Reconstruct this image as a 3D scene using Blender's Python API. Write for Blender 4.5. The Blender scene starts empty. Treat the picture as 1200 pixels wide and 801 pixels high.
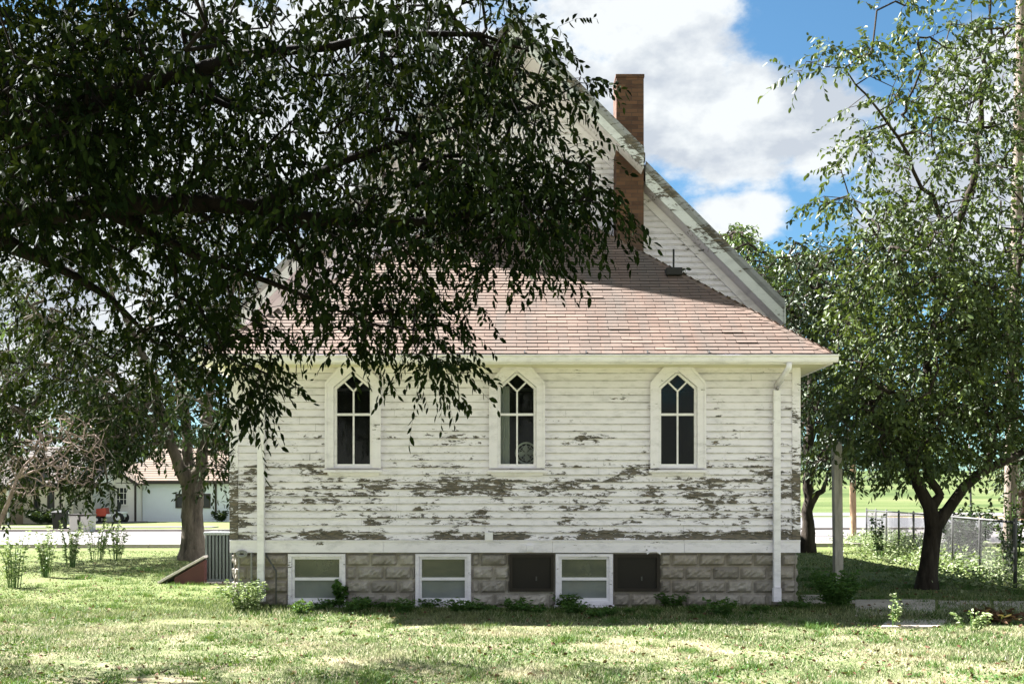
import bpy, math, random
import numpy as np
from mathutils import Vector
random.seed(7); RNG = np.random.default_rng(7)
S = bpy.context.scene; COL = S.collection
# ------------------------------------------------------------------ camera, sky, sun, exposure
F = 1100.0; HY = 585.0; EYE = 1.6
cam = bpy.data.cameras.new('camera'); camo = bpy.data.objects.new('camera', cam); COL.objects.link(camo)
camo.location = (0, 0, EYE); camo.rotation_euler = (math.radians(90), 0, 0)
cam.sensor_width = 36; cam.lens = 36 * F / 1200; cam.shift_y = (HY - 400.5) / 1200
cam.clip_start = 0.1; cam.clip_end = 3000
S.camera = camo
LX, LY, LZ = 0.84, -0.40, -1.0            # direction the sunlight travels
EXPOSURE = 2.95; SUN = 4.6; SKY = 0.05; CLOUD = 0.132
S.view_settings.view_transform = 'Standard'; S.view_settings.look = 'None'
S.view_settings.exposure = EXPOSURE; S.view_settings.gamma = 1
W = bpy.data.worlds.new('World'); S.world = W; W.use_nodes = True
nt = W.node_tree; N = nt.nodes; L = nt.links; N.clear()
def wn(t, **k):
    n = N.new(t)
    for a, b in k.items(): setattr(n, a, b)
    return n
sky = wn('ShaderNodeTexSky'); sky.sky_type = 'NISHITA'; sky.sun_disc = False
sky.sun_elevation = math.atan2(1.0, math.hypot(LX, LY))
sky.sun_rotation = math.atan2(-LX, -LY)
sky.air_density = 1.0; sky.dust_density = 0.3; sky.ozone_density = 2.5
bg1 = wn('ShaderNodeBackground'); bg1.inputs[1].default_value = SKY
tint = wn('ShaderNodeMix', data_type='RGBA', blend_type='MULTIPLY'); tint.inputs[0].default_value = 1
tint.inputs[7].default_value = (0.32, 0.46, 0.48, 1)
L.new(sky.outputs[0], tint.inputs[6]); L.new(tint.outputs[2], bg1.inputs[0])
tc = wn('ShaderNodeTexCoord')
def wmath(op, a, b=None, clamp=False):
    n = wn('ShaderNodeMath', operation=op); n.use_clamp = clamp
    for i, v in enumerate((a, b)):
        if v is None: continue
        if isinstance(v, (int, float)): n.inputs[i].default_value = v
        else: L.new(v, n.inputs[i])
    return n.outputs[0]
def wnoise(scale, detail, rough, vscale=(1, 1, 1.7), off=(0, 0, 0)):
    m = wn('ShaderNodeMapping'); m.inputs[3].default_value = vscale; m.inputs[1].default_value = off
    L.new(tc.outputs['Generated'], m.inputs[0])
    n = wn('ShaderNodeTexNoise'); n.inputs['Scale'].default_value = scale
    n.inputs['Detail'].default_value = detail; n.inputs['Roughness'].default_value = rough
    L.new(m.outputs[0], n.inputs['Vector']); return n.outputs[0]
def cdir(px, py):
    return Vector(((px - 600) / F, 1, (HY - py) / F)).normalized()
blob = None
for px, py, rx, ry in [(740, 30, 130, 62), (650, 110, 130, 110), (760, 120, 110, 50), (880, 152, 105, 66), (870, 255, 68, 30), (1120, 240, 130, 80),
                       (380, 150, 330, 230), (60, 300, 330, 260), (960, 175, 45, 50), (1160, 90, 60, 80)]:
    c = cdir(px, py)
    m = wn('ShaderNodeVectorMath', operation='SUBTRACT'); L.new(tc.outputs['Generated'], m.inputs[0]); m.inputs[1].default_value = c
    s = wn('ShaderNodeVectorMath', operation='MULTIPLY'); L.new(m.outputs[0], s.inputs[0])
    s.inputs[1].default_value = (F / rx, F / rx, F / ry)
    ln = wn('ShaderNodeVectorMath', operation='LENGTH'); L.new(s.outputs[0], ln.inputs[0])
    v = wmath('SUBTRACT', 1.0, ln.outputs['Value'])
    v = wmath('MAXIMUM', v, -1.0)
    blob = v if blob is None else wmath('MAXIMUM', blob, v)
for c, r in [((0.0, -1.0, 0.45), .75), ((0.9, -0.7, 0.5), .7), ((-0.9, -0.7, 0.5), .7), ((0.1, -0.5, 1.0), .6)]:    # unseen clouds added behind the camera to brighten the shaded front wall
    m = wn('ShaderNodeVectorMath', operation='DISTANCE'); L.new(tc.outputs['Generated'], m.inputs[0]); m.inputs[1].default_value = Vector(c).normalized()
    blob = wmath('MAXIMUM', blob, wmath('MAXIMUM', wmath('SUBTRACT', 1.0, wmath('DIVIDE', m.outputs['Value'], r)), -1.0))
n1 = wnoise(7, 10, 0.6)
n2 = wnoise(3.0, 3, 0.5, off=(3, 1, 2))
dens = wmath('ADD', wmath('MULTIPLY', blob, 0.55), wmath('MULTIPLY', wmath('SUBTRACT', n1, 0.5), 1.5))
dens = wmath('ADD', dens, -0.06)
mr = wn('ShaderNodeMapRange'); mr.interpolation_type = 'SMOOTHSTEP'
mr.inputs[1].default_value = -0.10; mr.inputs[2].default_value = 0.17
L.new(dens, mr.inputs[0])
n3 = wnoise(9, 6, 0.55, off=(0.0, 0.0, 0.06))
cr = wn('ShaderNodeValToRGB'); cr.color_ramp.elements[0].position = 0.43; cr.color_ramp.elements[0].color = (0.62, 0.68, 0.76, 1)
cr.color_ramp.elements[1].position = 0.56; cr.color_ramp.elements[1].color = (0.94, 0.98, 1.0, 1)
L.new(n3, cr.inputs[0])
bg2 = wn('ShaderNodeBackground'); bg2.inputs[1].default_value = CLOUD; L.new(cr.outputs[0], bg2.inputs[0])
mx = wn('ShaderNodeMixShader'); L.new(mr.outputs[0], mx.inputs[0]); L.new(bg1.outputs[0], mx.inputs[1]); L.new(bg2.outputs[0], mx.inputs[2])
out = wn('ShaderNodeOutputWorld'); L.new(mx.outputs[0], out.inputs[0])
sd = bpy.data.lights.new('sun', 'SUN'); sd.energy = SUN; sd.angle = math.radians(0.53); sd.color = (1, 0.97, 0.945)
so = bpy.data.objects.new('sun', sd); COL.objects.link(so); so.location = (-20, 20, 30)
so.rotation_euler = Vector((LX, LY, LZ)).to_track_quat('-Z', 'Y').to_euler()

# ------------------------------------------------------------------ helpers
def P(px, py, Y): return Vector(((px - 600) * Y / F, Y, EYE + (HY - py) * Y / F))
def G(px, py):    # ground point under a picture position
    Y = EYE * F / (py - HY); return Vector(((px - 600) * Y / F, Y, 0))
def thing(name, label, cat, loc=(0, 0, 0), group=None):
    o = bpy.data.objects.new(name, None); COL.objects.link(o); o.location = loc; o.empty_display_size = .3
    o['label'] = label; o['category'] = cat
    if group: o['group'] = group
    return o
def tag(o, label=None, cat=None, group=None, kind=None):
    for k, v in (('label', label), ('category', cat), ('group', group), ('kind', kind)):
        if v: o[k] = v
    return o
class MB:
    """vertices are given in world coordinates"""
    def __init__(s): s.v = []; s.f = []; s.r = []; s.cur = None
    def vert(s, p): s.v.append(tuple(p)); return len(s.v) - 1
    def face(s, ids): s.f.append(tuple(ids)); s.r.append(random.random() if s.cur is None else s.cur)
    def poly(s, pts): s.face([s.vert(p) for p in pts])
    def box(s, a, b):
        x0, y0, z0 = a; x1, y1, z1 = b; n = len(s.v)
        for z in (z0, z1):
            for x, y in ((x0, y0), (x1, y0), (x1, y1), (x0, y1)): s.v.append((x, y, z))
        c = s.cur; s.cur = random.random() if c is None else c
        for q in ((0, 3, 2, 1), (4, 5, 6, 7), (0, 1, 5, 4), (1, 2, 6, 5), (2, 3, 7, 6), (3, 0, 4, 7)): s.face([n + i for i in q])
        s.cur = c
    def hexa(s, lo, hi):
        """two matching rings of points -> closed solid"""
        n = len(s.v); k = len(lo)
        for p in lo: s.v.append(tuple(p))
        for p in hi: s.v.append(tuple(p))
        c = s.cur; s.cur = random.random() if c is None else c
        s.face([n + i for i in reversed(range(k))]); s.face([n + k + i for i in range(k)])
        for i in range(k):
            j = (i + 1) % k; s.face([n + i, n + j, n + k + j, n + k + i])
        s.cur = c
    def bar(s, p, q, w, y0, y1):
        """bar in the xz plane"""
        dx, dz = q[0] - p[0], q[1] - p[1]; l = math.hypot(dx, dz); nx, nz = -dz / l * w / 2, dx / l * w / 2
        pts = [(p[0] + nx, p[1] + nz), (p[0] - nx, p[1] - nz), (q[0] - nx, q[1] - nz), (q[0] + nx, q[1] + nz)]
        s.hexa([(a, y0, b) for a, b in pts], [(a, y1, b) for a, b in pts])
    def tube(s, pts, rad, n=6, cap=True):
        pts = [Vector(p) for p in pts]; rings = []
        if isinstance(rad, (int, float)): rad = [rad] * len(pts)
        for i, p in enumerate(pts):
            d = (pts[min(i + 1, len(pts) - 1)] - pts[max(i - 1, 0)]).normalized()
            a = d.cross(Vector((0, 0, 1)))
            if a.length < 1e-3: a = Vector((1, 0, 0))
            a.normalize(); b = d.cross(a)
            rings.append([s.vert(p + (a * math.cos(t) + b * math.sin(t)) * rad[i]) for t in [2 * math.pi * k / n for k in range(n)]])
        for r0, r1 in zip(rings, rings[1:]):
            for k in range(n): s.face([r0[k], r0[(k + 1) % n], r1[(k + 1) % n], r1[k]])
        if cap: s.face(rings[0][::-1]); s.face(rings[-1])
    def ring(s, outer, inner, y0, y1):
        """frame between two outlines in the xz plane, y0 (front) to y1"""
        k = len(outer)
        A = [s.vert((a, y0, b)) for a, b in outer]; B = [s.vert((a, y0, b)) for a, b in inner]
        C = [s.vert((a, y1, b)) for a, b in outer]; D = [s.vert((a, y1, b)) for a, b in inner]
        for i in range(k):
            j = (i + 1) % k
            s.face([A[i], A[j], B[j], B[i]]); s.face([A[j], A[i], C[i], C[j]]); s.face([B[i], B[j], D[j], D[i]]); s.face([C[j], C[i], D[i], D[j]])
    def build(s, name, mat, parent=None, smooth=False, bevel=0):
        me = bpy.data.meshes.new(name); me.from_pydata(s.v, [], s.f); me.validate(); me.update()
        if len(me.polygons) == len(s.r):
            at = me.attributes.new('rnd', 'FLOAT', 'FACE'); at.data.foreach_set('value', s.r)
        me.materials.append(mat)
        if smooth: me.polygons.foreach_set('use_smooth', [True] * len(me.polygons))
        o = bpy.data.objects.new(name, me); COL.objects.link(o)
        if bevel:
            m = o.modifiers.new('bevel', 'BEVEL'); m.width = bevel; m.segments = 2; m.limit_method = 'ANGLE'
        return own(o, parent)
def split(mb, name, mat, parent, bevel=0):
    par = list(range(len(mb.v)))
    def find(a):
        while par[a] != a: par[a] = par[par[a]]; a = par[a]
        return a
    for f in mb.f:
        for i in f[1:]: par[find(i)] = find(f[0])
    comp = {}
    for f, r in zip(mb.f, mb.r): comp.setdefault(find(f[0]), []).append((f, r))
    outp = []
    for k, fs in comp.items():
        m = MB(); ids = sorted({i for f, _ in fs for i in f}); mp_ = {i: j for j, i in enumerate(ids)}
        m.v = [mb.v[i] for i in ids]; m.f = [tuple(mp_[i] for i in f) for f, _ in fs]; m.r = [r for _, r in fs]
        outp.append(m.build(name, mat, parent, bevel=bevel))
    return outp
def root_loc(o):
    v = Vector(o.location)
    while o.parent: o = o.parent; v = v + Vector(o.location)
    return v
def own(o, parent):
    if parent is not None:
        o.parent = parent
        off = root_loc(parent)
        if off.length > 0: o.data.transform(__import__('mathutils').Matrix.Translation(-off))
    return o
def np_mesh(name, V, Fq, mat, parent=None, rnd=None, smooth=False):
    """V (n,3) world coords, Fq (m,k) faces"""
    me = bpy.data.meshes.new(name); V = np.asarray(V, dtype=np.float32); Fq = np.asarray(Fq, dtype=np.int32); k = Fq.shape[1]
    me.vertices.add(len(V)); me.vertices.foreach_set('co', V.ravel())
    me.loops.add(Fq.size); me.loops.foreach_set('vertex_index', Fq.ravel())
    me.polygons.add(len(Fq)); me.polygons.foreach_set('loop_start', np.arange(0, Fq.size, k, dtype=np.int32))
    if smooth: me.polygons.foreach_set('use_smooth', np.ones(len(Fq), dtype=bool))
    me.update(calc_edges=True)
    if rnd is not None:
        at = me.attributes.new('rnd', 'FLOAT', 'POINT'); at.data.foreach_set('value', np.asarray(rnd, dtype=np.float32))
    me.materials.append(mat)
    o = bpy.data.objects.new(name, me); COL.objects.link(o)
    return own(o, parent)
def dup(o, parent=None):
    c = o.copy(); COL.objects.link(c)
    if parent: c.parent = parent
    for ch in list(o.children): dup(ch, c)
    return c

# ------------------------------------------------------------------ materials
class Mat:
    def __init__(s, name, rough=0.7, spec=0.3):
        s.m = bpy.data.materials.new(name); s.m.use_nodes = True; s.nt = s.m.node_tree; s.N = s.nt.nodes; s.L = s.nt.links
        s.b = s.N['Principled BSDF']; s.b.inputs['Roughness'].default_value = rough; s.b.inputs['Specular IOR Level'].default_value = spec
        s.tc = s.N.new('ShaderNodeTexCoord').outputs['Object']
    def put(s, sock, v):
        if isinstance(v, (int, float)): sock.default_value = v
        elif isinstance(v, (tuple, list)): sock.default_value = tuple(v) + ((1,) if len(v) == 3 and sock.type == 'RGBA' else ())
        else: s.L.new(v, sock)
    def math(s, op, a, b=None, c=None, clamp=False):
        n = s.N.new('ShaderNodeMath'); n.operation = op; n.use_clamp = clamp
        for i, v in enumerate((a, b, c)):
            if v is not None: s.put(n.inputs[i], v)
        return n.outputs[0]
    def map(s, scale=(1, 1, 1), loc=(0, 0, 0), src=None):
        n = s.N.new('ShaderNodeMapping'); n.inputs[3].default_value = scale; n.inputs[1].default_value = loc
        s.L.new(src or s.tc, n.inputs[0]); return n.outputs[0]
    def noise(s, scale=5, detail=5, rough=0.6, vec=None, dist=0):
        n = s.N.new('ShaderNodeTexNoise'); n.inputs['Scale'].default_value = scale; n.inputs['Detail'].default_value = detail
        n.inputs['Roughness'].default_value = rough; n.inputs['Distortion'].default_value = dist
        s.L.new(vec or s.tc, n.inputs['Vector']); return n.outputs[0]
    def ramp(s, v, stops, interp='LINEAR'):
        n = s.N.new('ShaderNodeValToRGB'); r = n.color_ramp; r.interpolation = interp
        while len(r.elements) < len(stops): r.elements.new(0.5)
        for e, (p, c) in zip(r.elements, stops):
            e.position = p; e.color = (c, c, c, 1) if isinstance(c, (int, float)) else tuple(c) + (1,)
        s.L.new(v, n.inputs[0]); return n.outputs[0]
    def mix(s, f, a, b, mode='MIX'):
        n = s.N.new('ShaderNodeMix'); n.data_type = 'RGBA'; n.blend_type = mode
        s.put(n.inputs[0], f); s.put(n.inputs[6], a); s.put(n.inputs[7], b); return n.outputs[2]
    def sep(s, v=None):
        n = s.N.new('ShaderNodeSeparateXYZ'); s.L.new(v or s.tc, n.inputs[0]); return n.outputs
    def comb(s, x, y, z):
        n = s.N.new('ShaderNodeCombineXYZ')
        for i, v in enumerate((x, y, z)): s.put(n.inputs[i], v)
        return n.outputs[0]
    def attr(s, name='rnd'):
        n = s.N.new('ShaderNodeAttribute'); n.attribute_name = name; return n.outputs['Fac']
    def bump(s, h, strength=0.5, dist=0.01):
        n = s.N.new('ShaderNodeBump'); n.inputs['Strength'].default_value = strength; n.inputs['Distance'].default_value = dist
        s.L.new(h, n.inputs['Height']); s.L.new(n.outputs[0], s.b.inputs['Normal']); return s
    def col(s, c): s.put(s.b.inputs['Base Color'], c); return s
def flat(name, c, rough=0.6, var=0.15, scale=6, metal=0, bump=0.15):
    m = Mat(name, rough); n = m.noise(scale, 6, 0.65)
    m.col(m.mix(n, tuple(x * (1 - var) for x in c), tuple(min(1, x * (1 + var)) for x in c)))
    m.b.inputs['Metallic'].default_value = metal
    if bump: m.bump(m.noise(scale * 8, 4, 0.7), bump, 0.005)
    return m.m
def peel_mat(name, amount=0.0, zband=True, board=0.107, z0=1.0, white=(0.835, 0.80, 0.88)):
    m = Mat(name, 0.65, 0.25)
    x, y, z = m.sep()[:3]
    h = m.math('ADD', x, m.math('MULTIPLY', y, 1.0))
    idx = m.math('FLOOR', m.math('DIVIDE', m.math('SUBTRACT', z, z0), board))
    fr = m.math('FRACT', m.math('DIVIDE', m.math('SUBTRACT', z, z0), board))
    zz = m.math('ADD', m.math('MULTIPLY', z, 6.5), m.math('MULTIPLY', idx, 2.37))
    v = m.comb(m.math('MULTIPLY', h, 1.9), 0.0, zz)
    n1 = m.noise(3.8, 12, 0.74, v, 0.5)
    v2 = m.comb(m.math('MULTIPLY', h, 1.0), 5.0, m.math('MULTIPLY', z, 2.6))
    n2 = m.noise(1.6, 4, 0.55, v2)
    t = m.math('ADD', m.math('MULTIPLY', n1, 1.0), m.math('MULTIPLY', m.math('SUBTRACT', n2, 0.5), 0.85))
    # the lower edge of a board peels first
    t = m.math('ADD', t, m.math('MULTIPLY', m.math('SUBTRACT', 0.5, fr), 0.10))
    if zband:
        b = m.ramp(m.math('DIVIDE', z, 4.0), [(0.24, 0.10), (0.262, 0.25), (0.29, 0.09), (0.34, 0.11), (0.42, 0.16), (0.50, 0.135), (0.56, 0.085), (0.66, 0.05), (0.84, 0.0)])
        xb = m.ramp(m.math('ADD', m.math('DIVIDE', x, 10.0), 0.5), [(0.08, 0.02), (0.3, 0.0), (0.40, 0.05), (0.5, 0.0), (0.62, 0.01), (0.80, 0.05), (0.93, 0.06)])
        xb = m.math('MULTIPLY', xb, m.math('MULTIPLY', b, 5.0, clamp=True))
        t = m.math('ADD', t, m.math('ADD', b, xb))
    t = m.math('ADD', t, amount)
    mask = m.ramp(t, [(0.712, 0.0), (0.722, 1.0)])
    wn_ = m.noise(9, 8, 0.7, m.comb(h, y, m.math('MULTIPLY', z, 8)))
    wood = m.ramp(wn_, [(0.34, (0.045, 0.042, 0.038)), (0.48, (0.11, 0.10, 0.086)), (0.60, (0.20, 0.165, 0.125)), (0.70, (0.19, 0.115, 0.065))])
    dirt = m.noise(3.5, 9, 0.72, m.comb(h, y, m.math('MULTIPLY', z, 2.5)))
    wht = m.ramp(dirt, [(0.28, tuple(c * 0.72 for c in white)), (0.5, white), (0.8, tuple(min(1, c * 1.05) for c in white))])
    crack = m.noise(26, 6, 0.7, m.comb(m.math('MULTIPLY', h, 0.35), y, m.math('MULTIPLY', z, 2)))
    wht = m.mix(m.ramp(crack, [(0.62, 0.0), (0.75, 0.5)]), wht, (0.50, 0.47, 0.42))
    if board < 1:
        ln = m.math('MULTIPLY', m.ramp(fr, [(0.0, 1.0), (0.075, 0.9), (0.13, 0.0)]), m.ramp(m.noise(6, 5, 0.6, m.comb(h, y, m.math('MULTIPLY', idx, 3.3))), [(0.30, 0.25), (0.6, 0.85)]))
        wht = m.mix(ln, wht, (0.17, 0.155, 0.135))  # lap shadow painted along each board's lower edge, together with lap dirt
    edge = m.ramp(t, [(0.700, 0.0), (0.713, 1.0), (0.728, 1.0), (0.745, 0.0)])      # shadow of the lifted paint edge, painted as a dark outline
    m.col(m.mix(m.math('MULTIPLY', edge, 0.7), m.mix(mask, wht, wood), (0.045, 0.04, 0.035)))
    m.bump(m.math('ADD', m.math('MULTIPLY', m.math('SUBTRACT', 1.0, mask), 1.0), m.math('MULTIPLY', wn_, 0.35)), 0.6, 0.006)
    return m.m
M = {}
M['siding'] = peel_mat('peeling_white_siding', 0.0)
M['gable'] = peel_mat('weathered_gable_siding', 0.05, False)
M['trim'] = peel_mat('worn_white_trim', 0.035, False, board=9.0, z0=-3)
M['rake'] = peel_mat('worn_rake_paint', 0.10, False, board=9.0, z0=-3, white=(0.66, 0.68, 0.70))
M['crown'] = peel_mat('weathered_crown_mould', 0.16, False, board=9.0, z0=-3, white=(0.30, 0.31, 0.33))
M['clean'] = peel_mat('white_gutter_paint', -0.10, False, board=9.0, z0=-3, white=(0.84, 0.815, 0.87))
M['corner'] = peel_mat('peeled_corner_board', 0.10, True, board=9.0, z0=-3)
M['soffit'] = flat('cream_soffit', (0.74, 0.70, 0.55), 0.7, 0.08)
# shingles
def shingle(name, a, b, c):
    m = Mat(name, 0.9, 0.15); r = m.attr()
    base = m.ramp(r, [(0.0, a), (0.5, b), (1.0, c)])
    n = m.noise(2.2, 6, 0.65, m.map((1, 1, 1)))
    st = m.noise(1.0, 5, 0.6, m.map((3.0, 0.5, 0.5)))
    sp = m.noise(120, 2, 0.5)
    base = m.mix(m.ramp(n, [(0.42, 0.0), (0.70, 0.6)]), base, tuple(x * 0.62 for x in b))
    base = m.mix(m.ramp(st, [(0.42, 0.0), (0.66, 0.75)]), base, (0.13, 0.115, 0.10))
    base = m.mix(m.ramp(sp, [(0.3, 0.35), (0.6, 0.0)]), base, (0.10, 0.08, 0.07))
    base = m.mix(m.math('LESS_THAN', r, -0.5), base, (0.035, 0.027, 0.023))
    m.col(base); m.bump(sp, 0.5, 0.004); return m.m
M['shingle'] = shingle('tan_shingles', (0.155, 0.11, 0.088), (0.19, 0.135, 0.108), (0.225, 0.162, 0.13))
M['shingle_far'] = shingle('far_tan_shingles', (0.16, 0.115, 0.085), (0.20, 0.15, 0.11), (0.24, 0.18, 0.13))
M['shingle_grey'] = shingle('grey_shingles', (0.08, 0.075, 0.07), (0.12, 0.11, 0.10), (0.16, 0.15, 0.14))
def brick_mat():
    m = Mat('chimney_brick', 0.85, 0.2); x, y, z = m.sep()[:3]
    n = m.N.new('ShaderNodeTexBrick'); m.L.new(m.comb(m.math('ADD', x, y), z, 0.0), n.inputs['Vector'])
    n.inputs['Scale'].default_value = 1; n.inputs['Brick Width'].default_value = 0.215; n.inputs['Row Height'].default_value = 0.072
    n.inputs['Mortar Size'].default_value = 0.006; n.inputs['Mortar Smooth'].default_value = 0.3; n.inputs['Bias'].default_value = -0.1
    n.inputs['Color1'].default_value = (0.07, 0.038, 0.027, 1); n.inputs['Color2'].default_value = (0.15, 0.078, 0.047, 1)
    n.inputs['Mortar'].default_value = (0.06, 0.045, 0.038, 1)
    d = m.noise(5, 6, 0.7)
    low = m.ramp(m.math('DIVIDE', z, 10), [(0.58, 1.0), (0.68, 0.0)])   # brick blends to a dull brown towards the foot of the stack
    c = m.mix(m.ramp(d, [(0.4, 0.0), (0.7, 0.5)]), n.outputs['Color'], (0.12, 0.07, 0.045))
    c = m.mix(m.math('MULTIPLY', low, 0.75), c, (0.10, 0.075, 0.06))
    m.col(c); m.bump(m.math('SUBTRACT', 1.0, n.outputs['Fac']), 0.7, 0.008); return m.m
M['brick'] = brick_mat()
def block_mat():
    m = Mat('rock_faced_block', 0.92, 0.15); n = m.noise(4, 8, 0.7); n2 = m.noise(30, 6, 0.7); r = m.noise(0.7, 2, 0.5)
    at = m.attr()
    c = m.ramp(n, [(0.3, (0.26, 0.235, 0.205)), (0.5, (0.41, 0.375, 0.34)), (0.72, (0.52, 0.485, 0.44))])
    c = m.mix(m.ramp(r, [(0.45, 0.0), (0.62, 0.55)]), c, (0.27, 0.23, 0.19))
    c = m.mix(m.math('MULTIPLY', at, 0.5), c, (0.14, 0.13, 0.115))
    m.col(c); m.bump(n2, 0.8, 0.01); return m.m
M['block'] = block_mat()
def glass_mat(name, tint=(0.02, 0.025, 0.02), dusty=0.0, dust=(0.3, 0.33, 0.27)):
    m = Mat(name, 0.04, 0.6); N_, L_ = m.N, m.L
    tr = N_.new('ShaderNodeBsdfTransparent'); tr.inputs[0].default_value = (0.75, 0.8, 0.76, 1)
    df = N_.new('ShaderNodeBsdfDiffuse'); m.put(df.inputs[0], m.mix(m.noise(3, 6, 0.6), tuple(x * 0.6 for x in dust), tuple(x * 1.2 for x in dust)))
    gl = N_.new('ShaderNodeBsdfGlossy'); gl.inputs['Roughness'].default_value = 0.05; gl.inputs[0].default_value = (0.5, 0.5, 0.46, 1)
    nz = m.noise(1.7, 2, 0.5); bp = N_.new('ShaderNodeBump'); bp.inputs['Strength'].default_value = 0.25; bp.inputs['Distance'].default_value = 0.02
    L_.new(nz, bp.inputs['Height']); L_.new(bp.outputs[0], gl.inputs['Normal'])
    lw = N_.new('ShaderNodeFresnel'); lw.inputs[0].default_value = 1.5
    a = N_.new('ShaderNodeMixShader'); a.inputs[0].default_value = dusty; L_.new(tr.outputs[0], a.inputs[1]); L_.new(df.outputs[0], a.inputs[2])
    b = N_.new('ShaderNodeMixShader'); L_.new(lw.outputs[0], b.inputs[0]); L_.new(a.outputs[0], b.inputs[1]); L_.new(gl.outputs[0], b.inputs[2])
    L_.new(b.outputs[0], N_['Material Output'].inputs[0]); return m.m
M['glass'] = glass_mat('window_glass', dusty=0.015)
M['glass_dusty'] = glass_mat('dusty_basement_glass', dusty=0.55, dust=(0.24, 0.26, 0.19))
M['glass_lower'] = glass_mat('pale_basement_glass', dusty=0.7, dust=(0.30, 0.33, 0.33))
M['board'] = flat('black_board', (0.012, 0.009, 0.007), 0.5, 0.35, 5)
M['boardframe'] = flat('dark_board_frame', (0.03, 0.024, 0.018), 0.7, 0.3, 9)
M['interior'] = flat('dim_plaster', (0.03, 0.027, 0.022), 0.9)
M['rust'] = flat('rusty_metal', (0.22, 0.13, 0.07), 0.8, 0.5, 12)
M['pipe'] = flat('grey_pipe', (0.25, 0.25, 0.25), 0.5, 0.2)
M['cable'] = flat('black_cable', (0.02, 0.02, 0.02), 0.6)
# leaves
def leaf_mat(name, c0, c1, c2, trans=0.18, rough=0.45, spec=0.5):
    m = Mat(name, rough, spec); r = m.attr()
    big = m.noise(0.9, 3, 0.5)
    v = m.math('ADD', m.math('MULTIPLY', r, 0.7), m.math('MULTIPLY', big, 0.45), clamp=True)
    c = m.ramp(v, [(0.15, c0), (0.5, c1), (0.95, c2)])
    m.col(c)
    t = m.N.new('ShaderNodeBsdfTranslucent'); m.L.new(m.mix(0.5, c, (0.16, 0.22, 0.02)), t.inputs[0])
    mx_ = m.N.new('ShaderNodeMixShader'); mx_.inputs[0].default_value = trans
    m.L.new(m.b.outputs[0], mx_.inputs[1]); m.L.new(t.outputs[0], mx_.inputs[2]); m.L.new(mx_.outputs[0], m.N['Material Output'].inputs[0])
    return m.m
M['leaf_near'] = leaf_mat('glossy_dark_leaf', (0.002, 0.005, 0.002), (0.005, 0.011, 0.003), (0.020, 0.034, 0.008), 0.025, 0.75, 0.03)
M['leaf_left'] = leaf_mat('mid_dark_leaf', (0.005, 0.011, 0.004), (0.009, 0.020, 0.005), (0.034, 0.056, 0.013), 0.05, 0.65, 0.08)
M['leaf_right'] = leaf_mat('pear_leaf', (0.016, 0.028, 0.010), (0.034, 0.058, 0.016), (0.10, 0.135, 0.035), 0.20, 0.50, 0.28)
M['leaf_deep'] = leaf_mat('deep_green_leaf', (0.008, 0.018, 0.006), (0.015, 0.032, 0.009), (0.04, 0.065, 0.017), 0.08, 0.5, 0.3)
M['leaf_light'] = leaf_mat('light_green_leaf', (0.03, 0.06, 0.015), (0.06, 0.11, 0.025), (0.12, 0.18, 0.045), 0.22)
M['leaf_far'] = leaf_mat('far_leaf', (0.03, 0.055, 0.03), (0.05, 0.085, 0.04), (0.08, 0.12, 0.055), 0.1, 0.8, 0.1)
M['leaf_weed'] = leaf_mat('weed_leaf', (0.03, 0.07, 0.015), (0.05, 0.12, 0.025), (0.11, 0.19, 0.05), 0.25, 0.6, 0.2)
M['leaf_pale'] = leaf_mat('pale_shrub_leaf', (0.06, 0.11, 0.03), (0.20, 0.27, 0.10), (0.55, 0.56, 0.40), 0.25, 0.6, 0.2)
M['leaf_red'] = leaf_mat('dead_red_leaf', (0.04, 0.025, 0.015), (0.10, 0.045, 0.03), (0.20, 0.13, 0.08), 0.15, 0.7, 0.1)
def bark(name, a, b, sc=6):
    m = Mat(name, 0.95, 0.1); n = m.noise(sc, 9, 0.7, m.map((1, 1, 0.22))); n2 = m.noise(1.3, 3, 0.5)
    m.col(m.mix(m.ramp(n2, [(0.45, 0.0), (0.7, 0.5)]), m.ramp(n, [(0.35, a), (0.62, b)]), tuple(x * 0.6 for x in b)))
    m.bump(n, 1.0, 0.05); return m.m
M['bark'] = bark('dark_bark', (0.014, 0.011, 0.009), (0.06, 0.05, 0.04))
M['bark_pale'] = bark('grey_brown_bark', (0.035, 0.031, 0.024), (0.15, 0.13, 0.10))
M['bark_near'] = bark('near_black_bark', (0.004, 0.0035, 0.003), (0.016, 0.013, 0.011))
M['twig'] = bark('dry_twigs', (0.11, 0.08, 0.07), (0.30, 0.235, 0.20))
M['wood_grey'] = bark('weathered_grey_wood', (0.34, 0.32, 0.28), (0.62, 0.58, 0.52), 9)
M['wood_tan'] = bark('tan_pole_wood', (0.24, 0.16, 0.10), (0.46, 0.32, 0.20), 9)
M['wood_pole'] = bark('utility_pole_wood', (0.12, 0.095, 0.075), (0.30, 0.25, 0.21), 9)
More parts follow.
